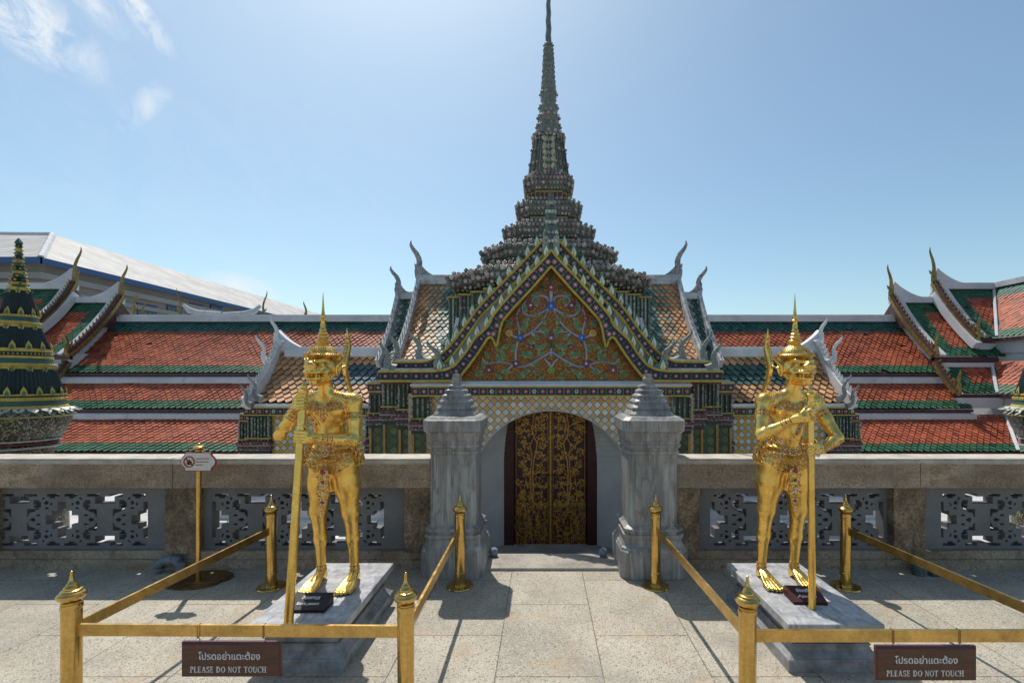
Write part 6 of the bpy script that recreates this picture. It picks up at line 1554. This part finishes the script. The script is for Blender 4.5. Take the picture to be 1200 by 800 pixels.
def statue(cx, cy, s, label, spec):
    """cx,cy under the body; s = +1/-1 side of the raised hand (towards -x when s<0)"""
    Z0 = .33
    t = thing('guardian_statue', (cx, cy, Z0), label, 'statue', 'gilded guardian statues')
    Fd = Field((-.42, -.64, -.005), (.40, .42, 2.12), .0062)
    c_ = Fd.cap; e_ = Fd.ell
    lion = spec['lion']
    # torso (local coords, feet at y=.0 ; leaning slightly forward going up)
    pel = np.array((0, -.06, 1.02)); wa = np.array((0, -.11, 1.20)); ch = np.array((0, -.15, 1.42)); nk = np.array((0, -.19, 1.585)); hd = np.array((0, -.245, 1.748))
    e_(pel, (.162, .122, .135), .03); e_(pel + (0, .045, -.02), (.13, .105, .10), .04)
    c_((0, -.07, 1.08), (0, -.12, 1.24), .108, .098, .05)
    e_((0, -.125, 1.28), (.122, .088, .12), .05)
    e_(ch, (.168, .100, .125), .05)
    for q in (-1, 1):
        e_((q*.075, -.215, 1.435), (.078, .045, .060), .035)       # chest
        c_((q*.05, -.185, 1.545), (q*.19, -.155, 1.505), .045, .055, .045)   # trapezius to shoulder
        e_((q*.205, -.150, 1.490), (.066, .066, .070), .035)
        # legs: full thigh, knee, long slender shin
        hip = np.array((q*.090, -.055, .98)); kn = np.array((q*.132, -.040, .60)); an = np.array((q*.138, .035, .085))
        c_(hip, hip*.6 + kn*.4, .120, .098, .05); c_(hip*.6 + kn*.4, kn, .098, .064, .05)
        
        mid = kn*.55 + an*.45 + np.array((0, .010, 0)); c_(kn, mid, .064, .047, .04); c_(mid, an, .047, .033, .04)
        # foot: long, arched, five ridged toes
        fy = q * .012
        e_(an + (0, .02, -.045), (.034, .042, .040), .02)
        c_(an + (0, -.01, -.015), (q*.145, -.085, .040), .036, .028, .025)
        for j in range(5):
            u = (j - 2) / 2.; bx_ = q*.145 + u * .050; ty = -.205 - (.022 * (1 - abs(u + q*.25)))
            c_((q*.14 + u*.026, -.01, .068), (bx_, -.130, .034), .0165, .0155, .006); c_((bx_, -.130, .034), (bx_ + u*.004, ty - .0, .020), .0155, .0145, .004); e_((bx_ + u*.004, ty - .014, .020), (.0135, .018, .015), .004)
    # buttock sweep / back
    e_((0, .03, 1.02), (.12, .07, .10), .05)
    c_(nk + (0, .02, -.06), hd + (0, .03, -.06), .058, .052, .035)
    # arms
    def arm(sh, el, wr, hand_dir, grip, up):
        sh, el, wr = map(np.array, (sh, el, wr))
        m = sh*.5 + el*.5; c_(sh, m, .055, .050, .03); c_(m, el, .050, .041, .02)
        m2 = el*.65 + wr*.35; c_(el, m2, .042, .041, .02); c_(m2, wr, .041, .026, .02)
    # staff line
    st0 = np.array(spec['st0']); st1 = np.array(spec['st1'])
    def staff_at(z): f = (z - st0[2]) / (st1[2] - st0[2]); return st0 + (st1 - st0) * f
    def hand(wr, z, side, frm):
        """hand arrives at the staff from wr and closes round it; side: -1/+1 x-direction the palm comes from"""
        wr = np.array(wr); c = staff_at(z); ax_ = (st1 - st0) / np.linalg.norm(st1 - st0)
        v = c - wr; v = v - ax_ * (v @ ax_) * .0; vn = v / np.linalg.norm(v)
        nrm = np.cross(ax_, vn); nrm /= np.linalg.norm(nrm)        # horizontal, perpendicular to the arm
        # back of the hand faces the camera, fingers cross the front of the staff and curl round its far edge
        fr = nrm if nrm[1] < 0 else -nrm
        R0 = .029 * spec['sr']
        pc = c + fr * (R0 + .006) - vn * .052
        c_(wr, pc, .027, .028, .015)
        for u in (-1.2, -.4, .4, 1.2): c_(wr + ax_*u*.008, c + fr*(R0 + .008) - vn*.022 + ax_*u*.026, .020, .0155, .010)
        for j in range(4):
            off = ax_ * (.036 - j * .0228); l = (.85, 1., .95, .75)[j]
            k0 = c + off + fr * (R0 + .012) - vn * .014; k1 = c + off + fr * (R0 + .010) + vn * .020 * l; k2 = c + off + fr * .012 + vn * (R0 + .010); k3 = c + off * .98 - fr * (R0 * .55) + vn * (R0 * .95)
            c_(k0, k1, .0145, .0128, .003); c_(k1, k2, .0128, .0116, .003); c_(k2, k3, .0116, .0095, .002)
        b0 = pc - vn * .012 + ax_ * .028; b1 = c + fr * (R0 * .5) - vn * (R0 + .006) + ax_ * .060; b2 = c + fr * (R0 * .9) - vn * .006 + ax_ * .078
        c_(b0, b1, .0165, .0125, .008); c_(b1, b2, .0125, .0090, .003)
    for A_ in spec['arms']:
        arm(A_['sh'], A_['el'], A_['wr'], None, None, None); hand(A_['wr'], A_['z'], 0, None)
    # ---------------- head
    H = hd; K = 1.12
    h_ = lambda x, y, z: H + np.array((x, y * 1.02, z - .004)) * K
    def he(p, r, k=.02, sub=False): e_(h_(*p), np.array(r) * K, k, sub=sub)
    def hc(p, q_, ra, rb, k=.02, sub=False): c_(h_(*p), h_(*q_), ra * K, rb * K, k, sub=sub)
    he((0, .012, .020), (.092, .100, .092), .02)
    he((0, -.045, -.035), (.078, .066, .056), .03)
    hc((0, -.05, -.062), (0, -.105, -.066), .046, .036, .02)           # jaw
    hc((0, -.06, -.010), (0, -.130, -.004), .050, .043, .025)          # upper muzzle
    for q in (-1, 1):
        he((q*.052, -.070, -.010), (.036, .042, .034), .015)             # cheek
        hc((q*.016, -.108, .058), (q*.055, -.098, .066), .013, .013, .008); hc((q*.055, -.098, .066), (q*.085, -.062, .052), .013, .007, .008)   # arched brow
        he((q*.042, -.094, .036), (.021, .018, .017), .004)                # bulging eye
        hc((q*.018, -.108, .018), (q*.044, -.112, .012), .006, .006, .004); hc((q*.044, -.112, .012), (q*.072, -.088, .024), .006, .004, .004)
        he((q*.023, -.163, .022), (.020, .020, .017), .008)                # nostril wing
        he((q*.100, .012, .004), (.015, .032, .046), .010); hc((q*.108, -.002, .036), (q*.112, .02, .0), .008, .008, .006)     # ear with rolled rim
        he((q*.108, .012, .004), (.008, .018, .028), .006, sub=True)
        hc((q*.106, .0, .036), (q*.140, .03, .082), .014, .004, .012); hc((q*.106, .02, .008), (q*.138, .05, .036), .014, .004, .01)
        hc((q*.014, -.170, -.016), (q*.050, -.140, -.012), .012, .010, .006); hc((q*.050, -.140, -.012), (q*.076, -.086, -.028), .010, .005, .006)   # lip curling up the cheek
        hc((q*.062, -.10, -.050), (q*.088, -.05, -.035), .008, .004, .006)
        for m_ in range(3): hc((q*(.080), -.052 + m_*.022, -.055 + m_*.012), (q*(.104), -.042 + m_*.026, -.060 + m_*.016), .007, .002, .006)       # mane curls along the jaw
    hc((0, -.112, .048), (0, -.158, .036), .017, .024, .012); he((0, -.168, .028), (.026, .020, .018), .010)   # snub nose
    for q in (-1, 1): he((q*.020, -.184, .018), (.008, .008, .007), .003, sub=True)
    # open snarling mouth
    hc((-.036, -.158, -.036), (.036, -.158, -.036), .012, .012, .005, sub=True); hc((-.060, -.110, -.036), (.060, -.110, -.036), .013, .013, .005, sub=True); hc((0, -.13, -.036), (0, -.165, -.036), .018, .018, .005, sub=True)
    for q in (-1, 1):
        hc((q*.034, -.146, -.018), (q*.032, -.150, -.048), .006, .003, .003); hc((q*.044, -.130, -.056), (q*.044, -.134, -.030), .006, .003, .003)     # fangs
    for k_ in range(5): he(((k_ - 2)*.012, -.158, -.026), (.005, .005, .008), .002)
    hc((-.028, -.140, -.058), (.028, -.140, -.058), .012, .012, .008); hc((-.028, -.140, -.058), (-.058, -.092, -.050), .011, .008, .008); hc((.028, -.140, -.058), (.058, -.092, -.050), .011, .008, .008)
    he((0, -.120, -.084), (.030, .026, .022), .012)
    if lion: he((0, -.150, .0), (.036, .026, .022), .010)
    # headdress base is part of the casting
    e_(H + (0, .012, .112), (.112, .118, .018), .006)
    e_(H + (0, .014, .140), (.096, .100, .052), .012)
    # waist sash
    for q in range(3): e_((0, -.075, 1.13 - q*.045), (.150 + q*.012, .125 + q*.008, .022), .012)
    V, Fq = Fd.mesh()
    V = V + np.array((cx, cy, Z0))
    me = bpy.data.meshes.new('statue_body'); me.from_pydata((V - np.array((cx, cy, Z0))).tolist(), [], Fq.tolist()); me.materials.append(M['gold'])
    me.polygons.foreach_set('use_smooth', [True] * len(me.polygons)); me.update()
    body = bpy.data.objects.new('statue_body', me); COL.objects.link(body); body.parent = t
    bvh = BVHTree.FromPolygons([Vector(v) for v in V.tolist()], Fq.tolist())
    O = Vector((cx, cy, Z0)); rng = random.Random(int(cx * 10))
    ball8 = None
    def stud(mb, p, r, mi):
        mb.ball(p, r, n=6, m=4, mi=mi)
    def cast(frm, to):
        frm, to = O + Vector(frm), O + Vector(to); d = (to - frm); h = bvh.ray_cast(frm, d.normalized(), d.length); return (h[0], h[1]) if h[0] else None
    mats3 = [M['goldorn'], M['gemr'], M['gemw']]
    def pick(pr=.05, pw=.13):
        u = rng.random(); return 1 if u < pr else (2 if u < pr + pw else 0)
    # necklace: broad pectoral fanning down the chest and round the shoulders
    mb = MB()
    for ring in range(13):
        rr = .070 + ring * .0105; n = int(2 * math.pi * rr / .0105)
        for k in range(n):
            a = 2 * math.pi * k / n; x = rr * 1.18 * math.cos(a); y = -.17 + rr * .9 * math.sin(a)
            if math.sin(a) > .3 and ring > 8: continue
            tgt = Vector((0 + x * .2, -.16, 1.35 if math.sin(a) < .4 else 1.42)); dirv = Vector((x, y + .17, .22)) 
            top = Vector((x * 1.5, -.17 + (y + .17) * 1.7, 1.72 - ring * .012))
            h = cast(top, tgt)
            if h and h[0].z - Z0 > 1.40 and h[0].z - Z0 < 1.62: stud(mb, h[0], rng.uniform(.0046, .0068), pick())
    for k in range(170):      # pointed drop at the centre of the chest
        v = rng.random(); u = rng.uniform(-1, 1) * (1 - v) * .085; h = cast((u, -.6, 1.47 - v * .14), (u, .1, 1.47 - v * .14))
        if h: stud(mb, h[0], .006, pick())
    mb.build('jewelled_collar', mats3, t)
    # sash across the body
    mb = MB()
    for k in range(40):
        f = k / 39; x = -s * (-.10 + .16 * f) ; z = 1.40 - .30 * f
        for w in (-.022, 0, .022):
            h = cast((x + w, -.6, z + w * .5), (x + w, .1, z + w * .5))
            if h and h[0].y - cy > -.31: stud(mb, h[0], .006 if w else .009, 1 if (w == 0 and k % 5 == 0) else (2 if k % 5 == 2 else 0))
    mb.build('jewelled_sash', mats3, t)
    # belt and apron studs
    mb = MB()
    for row in range(23):
        z = 1.19 - row * .0118; n = 84
        for k in range(n):
            a = 2 * math.pi * (k + (row % 2) * .5) / n
            if row > 15 and abs(math.sin(a)) * (1 if math.sin(a) < 0 else .6) < (row - 15) * .10: continue
            dz = .05 * abs(math.cos(a)) ** 2 * (-1)
            h = cast((.5 * math.cos(a), -.06 + .5 * math.sin(a), z - dz * .8), (0, -.06, z - dz * .8))
            if h: stud(mb, h[0], rng.uniform(.0045, .0078), pick(.03, .10))
    # upswept curls on the hips
    for q in (-1, 1):
        for k in range(18):
            z = 1.16 - (k % 6) * .035; yo = (-.16, -.08, 0)[k // 6]; h = cast((q * .5, yo, z), (0, -.06, z))
            if h: p = h[0]; mb.tube([p, p + Vector((q*.022, .0, .016)), p + Vector((q*.034, .004, .050)), p + Vector((q*.026, .004, .075))], [.012, .011, .007, .002], 6)
    for k in range(16):
        a = 2*math.pi*k/16; h = cast((.025*math.cos(a) , -.6, 1.10 + .025*math.sin(a)), (.025*math.cos(a), 0, 1.10 + .025*math.sin(a)))
        if h: stud(mb, h[0] + Vector((0, -.006, 0)), .009, 2 if k % 2 else 0)
    h = cast((0, -.6, 1.10), (0, 0, 1.10)); stud(mb, h[0], .017, 0)
    mb.build('jewelled_belt', mats3, t)
    # hanging pendant panel
    mb = MB(); px_ = -s * -.012; yb0 = -.215
    prof = [(0., .040), (.05, .048), (.10, .036), (.13, .046), (.18, .050), (.23, .034), (.26, .03), (.32, .018), (.38, .003)]
    outl = [(cx + px_ - w, Z0 + .965 - d_) for d_, w in prof] + [(cx + px_ + w, Z0 + .965 - d_) for d_, w in reversed(prof)]
    mb.poly(outl, cy + yb0, cy + yb0 + .012)
    for d_, w in prof[:-1]:
        for u in (-1, -.5, .5, 1): stud(mb, Vector((cx + px_ + w * u * .9, cy + yb0 - .003, Z0 + .965 - d_)), .0075, 2 if abs(u) == .5 else 0)
    mb.ball((cx + px_, cy + yb0 - .006, Z0 + .955), (.020, .012, .020), mi=1, n=12, m=8)
    for d_ in (.09, .17, .25): mb.ball((cx + px_, cy + yb0 - .004, Z0 + .965 - d_), (.011, .008, .011), mi=1 if d_ != .17 else 2)
    for k in range(60):
        d_ = rng.uniform(0, .3); w = np.interp(d_, [a for a, b in prof], [b for a, b in prof]); stud(mb, Vector((cx + px_ + rng.uniform(-w, w) * .85, cy + yb0 - .002, Z0 + .965 - d_)), .0055, pick(.1, .25))
    mb.build('hanging_pendant', mats3, t)
    # arm rings, bracelets, anklets
    def ring_on(name, p, ax_, r, rows, flare=0.):
        mb = MB(); p = O + Vector(p); ax_ = Vector(ax_).normalized(); u = ax_.orthogonal().normalized(); v = ax_.cross(u)
        for i in range(rows):
            o = (i - (rows - 1) / 2) * .0165; n = int(2 * math.pi * r / .0125)
            for k in range(n):
                a = 2 * math.pi * k / n; d_ = u * math.cos(a) + v * math.sin(a)
                fr = p + ax_ * o + d_ * (r + .05); h = bvh.ray_cast(fr, -d_, r + .05)
                q = (h[0] if h[0] and (h[0] - p).length < r * 1.35 else p + ax_ * o + d_ * r * .92)
                stud(mb, q, .0072 if i % 2 == 0 else .0055, (1 if (k % 6 == 0 and i % 2 == 0) else (2 if k % 4 == 1 and i % 2 else 0)))
        mb.build(name, mats3, t)
    for A_ in spec['arms']:
        sh, el, wr = Vector(A_['sh']), Vector(A_['el']), Vector(A_['wr'])
        ring_on('armlet', sh.lerp(el, .36), el - sh, .052, 3); ring_on('bracelet', el.lerp(wr, .80), wr - el, .034, 5)
    for q in (-1, 1): ring_on('anklet', (q*.138, .033, .115), (0, .1, 1), .036, 3)
    # serrated plumes down the back of the legs
    for q in (-1, 1):
        mb = MB()
        for k in range(13):
            f = k / 12; z = .93 - f * .62; y = .065 + .03 * math.sin(f * 3.1) + (.03 if f > .5 else 0)
            h = cast((q*.132, .45, z), (q*.132, -.2, z)); yy0 = (h[0].y - cy) if h else y
            p = O + Vector((q*.128, yy0 - .005, z)); l = .045 * (1 - .4 * f)
            mb.tube([p, p + Vector((q*.004, l * .7, .012)), p + Vector((q*.006, l, .05))], [.014, .010, .002], 6)
        mb.build('leg_plume', M['goldorn'], t)
    # tail: sweeps back and up behind the shoulders to a flame tip
    mb = MB(); tp = [(0, .06, .98), (0, .20, .99), (0, .34, 1.10), (0, .40, 1.28), (0, .36, 1.45), (0, .26, 1.60), (0, .18, 1.70), (0, .16, 1.80), (0, .19, 1.88), (0, .24, 1.95), (0, .22, 2.03), (0, .20, 2.12)]
    rr = [.026, .026, .026, .026, .027, .028, .032, .040, .042, .034, .020, .003]
    P3 = [O + Vector(p) for p in tp]
    for it in range(2):
        P4 = [P3[0]]; r4 = [rr[0]]
        for i in range(len(P3) - 1): P4 += [P3[i].lerp(P3[i+1], .5), P3[i+1]]; r4 += [(rr[i] + rr[i+1]) / 2, rr[i+1]]
        P3 = [P4[0]] + [(P4[i-1] + 2*P4[i] + P4[i+1]) / 4 for i in range(1, len(P4)-1)] + [P4[-1]]; rr = r4
    mb.tube(P3, rr, 10, sq=.6, side=(1, 0, 0))
    for k in range(9):
        i = int(len(P3) * (.50 + k * .05)); 
        if i >= len(P3) - 1: break
        p = P3[i]; tt = (P3[i+1] - P3[i]).normalized(); 
        for sg in (-1, 1):
            nn = Vector((0, -tt.z, tt.y)) * sg; mb.tube([p + nn * rr[i] * .6, p + nn * (rr[i] + .014) + tt * .01, p + nn * (rr[i] + .022) + tt * .045], [.012, .009, .002], 6, mi=1)
    mb.build('tail', [M['gold'], M['goldorn']], t)
    # crown: rim, studded dome, lotus bulb and ringed spire
    c0 = (cx + hd[0], cy + hd[1] + .012, Z0 + hd[2]); mb = MB()
    mb.lathe([(.098, .094), (.122, .098), (.130, .104), (.129, .114), (.116, .124), (.108, .130)], c0, 40)
    mb.lathe([(.112, .122), (.108, .136), (.094, .156), (.076, .174), (.056, .188), (.043, .197), (.038, .203), (.047, .209), (.052, .218), (.050, .228), (.041, .238), (.034, .242), (.041, .248), (.042, .256), (.034, .264), (.027, .268), (.034, .275), (.034, .282), (.027, .290), (.021, .295), (.027, .302), (.027, .308), (.021, .318), (.017, .328), (.021, .336), (.019, .346), (.016, .372), (.019, .378), (.026, .384), (.026, .389), (.018, .395), (.015, .402), (.019, .410), (.018, .418), (.013, .432), (.010, .465), (.006, .520), (.0015, .600)], c0, 32)
    for (r, z, n, sz) in ((.134, .112, 52, .0065), (.131, .124, 50, .0055), (.111, .130, 44, .006), (.104, .143, 40, .0055), (.094, .156, 36, .0055), (.082, .168, 32, .005), (.066, .181, 26, .005), (.052, .220, 20, .005), (.042, .252, 18, .0045), (.034, .279, 14, .004), (.026, .387, 12, .004)):
        for k in range(n): a = 2*math.pi*(k + .5*(z*100 % 2))/n; stud(mb, Vector((c0[0] + r*math.cos(a), c0[1] + r*math.sin(a), c0[2] + z)), sz, (3, 1, 2)[pick(.04, .12)])
    for k in range(0): a = 2*math.pi*k/24; p = Vector((c0[0] + .112*math.cos(a), c0[1] + .112*math.sin(a), c0[2] + .13)); mb.tube([p, p + Vector((.004*math.cos(a), .004*math.sin(a), .02)), p + Vector((-.008*math.cos(a), -.008*math.sin(a), .036))], [.009, .007, .001], 5)
    mb.build('crown', [M['gold'], M['gemr'], M['gemw'], M['goldorn']], t)
    # ear flares
    for q in (-1, 1):
        mb = MB(); b0 = Vector((c0[0] + q*.106, c0[1] + .0, c0[2] + .06))
        for (dx, dy, dz, w) in ((.028, .02, .085, .014), (.050, .03, .055, .012), (.040, .035, .02, .011), (.02, .03, -.05, .010)):
            mb.tube([b0 + Vector((0, 0, dz * .2)), b0 + Vector((q*dx*.8, dy*.7, dz*.55)), b0 + Vector((q*dx, dy, dz))], [w, w*.8, .002], 6, sq=.5, side=(0, 1, 0))
        mb.build('ear_ornament', M['goldorn'], t)
    # staff
    mb = MB(); a, b_ = O + Vector(st0), O + Vector(st1); axv = (b_ - a).normalized()
    fr = lambda z: a + axv * z
    Ls = (b_ - a).length; sr = spec['sr']; prof = [(.031, 0), (.033, .01), (.0305, .03), (.0295, .5), (.0275, Ls - .12), (.033, Ls - .115), (.033, Ls - .10), (.027, Ls - .095), (.027, Ls - .06), (.036, Ls - .05), (.038, Ls - .035), (.030, Ls - .028), (.024, Ls - .015), (.026, Ls - .005), (.016, Ls + .01), (.010, Ls + .03), (.002, Ls + .045)]; prof = [(r * sr, z) for r, z in prof]
    u = axv.orthogonal().normalized(); v = axv.cross(u)
    mb.loft([[fr(z) + (u * math.cos(2*math.pi*j/12) + v * math.sin(2*math.pi*j/12)) * r for j in range(12)] for r, z in prof], sm=True)
    mb.build('staff', M['gold'], t)
    return t
CL = (-1.70, 3.80)
def loc_(px, py_d, z): return px
# left: staff tilts back, upper hand from the viewer's left arm
statue(CL[0], CL[1], -1, 'gilded lion-faced guardian statue holding a slanting staff, left of the archway', dict(lion=True, sr=1.0, st0=(-.035, -.655, .002), st1=(-.035, -.455, 1.625),
    arms=[dict(sh=(-.205, -.15, 1.49), el=(-.315, -.27, 1.245), wr=(-.115, -.40, 1.455), z=1.49), dict(sh=(.205, -.15, 1.49), el=(.235, -.215, 1.20), wr=(.055, -.42, 1.245), z=1.262)]))
CR = (1.985, 3.86)
statue(CR[0], CR[1], 1, 'gilded snub-nosed guardian statue holding an upright staff, right of the archway', dict(lion=False, sr=.86, st0=(-.015, -.49, .002), st1=(-.01, -.46, 1.60),
    arms=[dict(sh=(-.205, -.15, 1.49), el=(-.285, -.26, 1.235), wr=(-.105, -.42, 1.375), z=1.415), dict(sh=(.205, -.15, 1.49), el=(.285, -.31, 1.225), wr=(.085, -.44, 1.155), z=1.16)]))
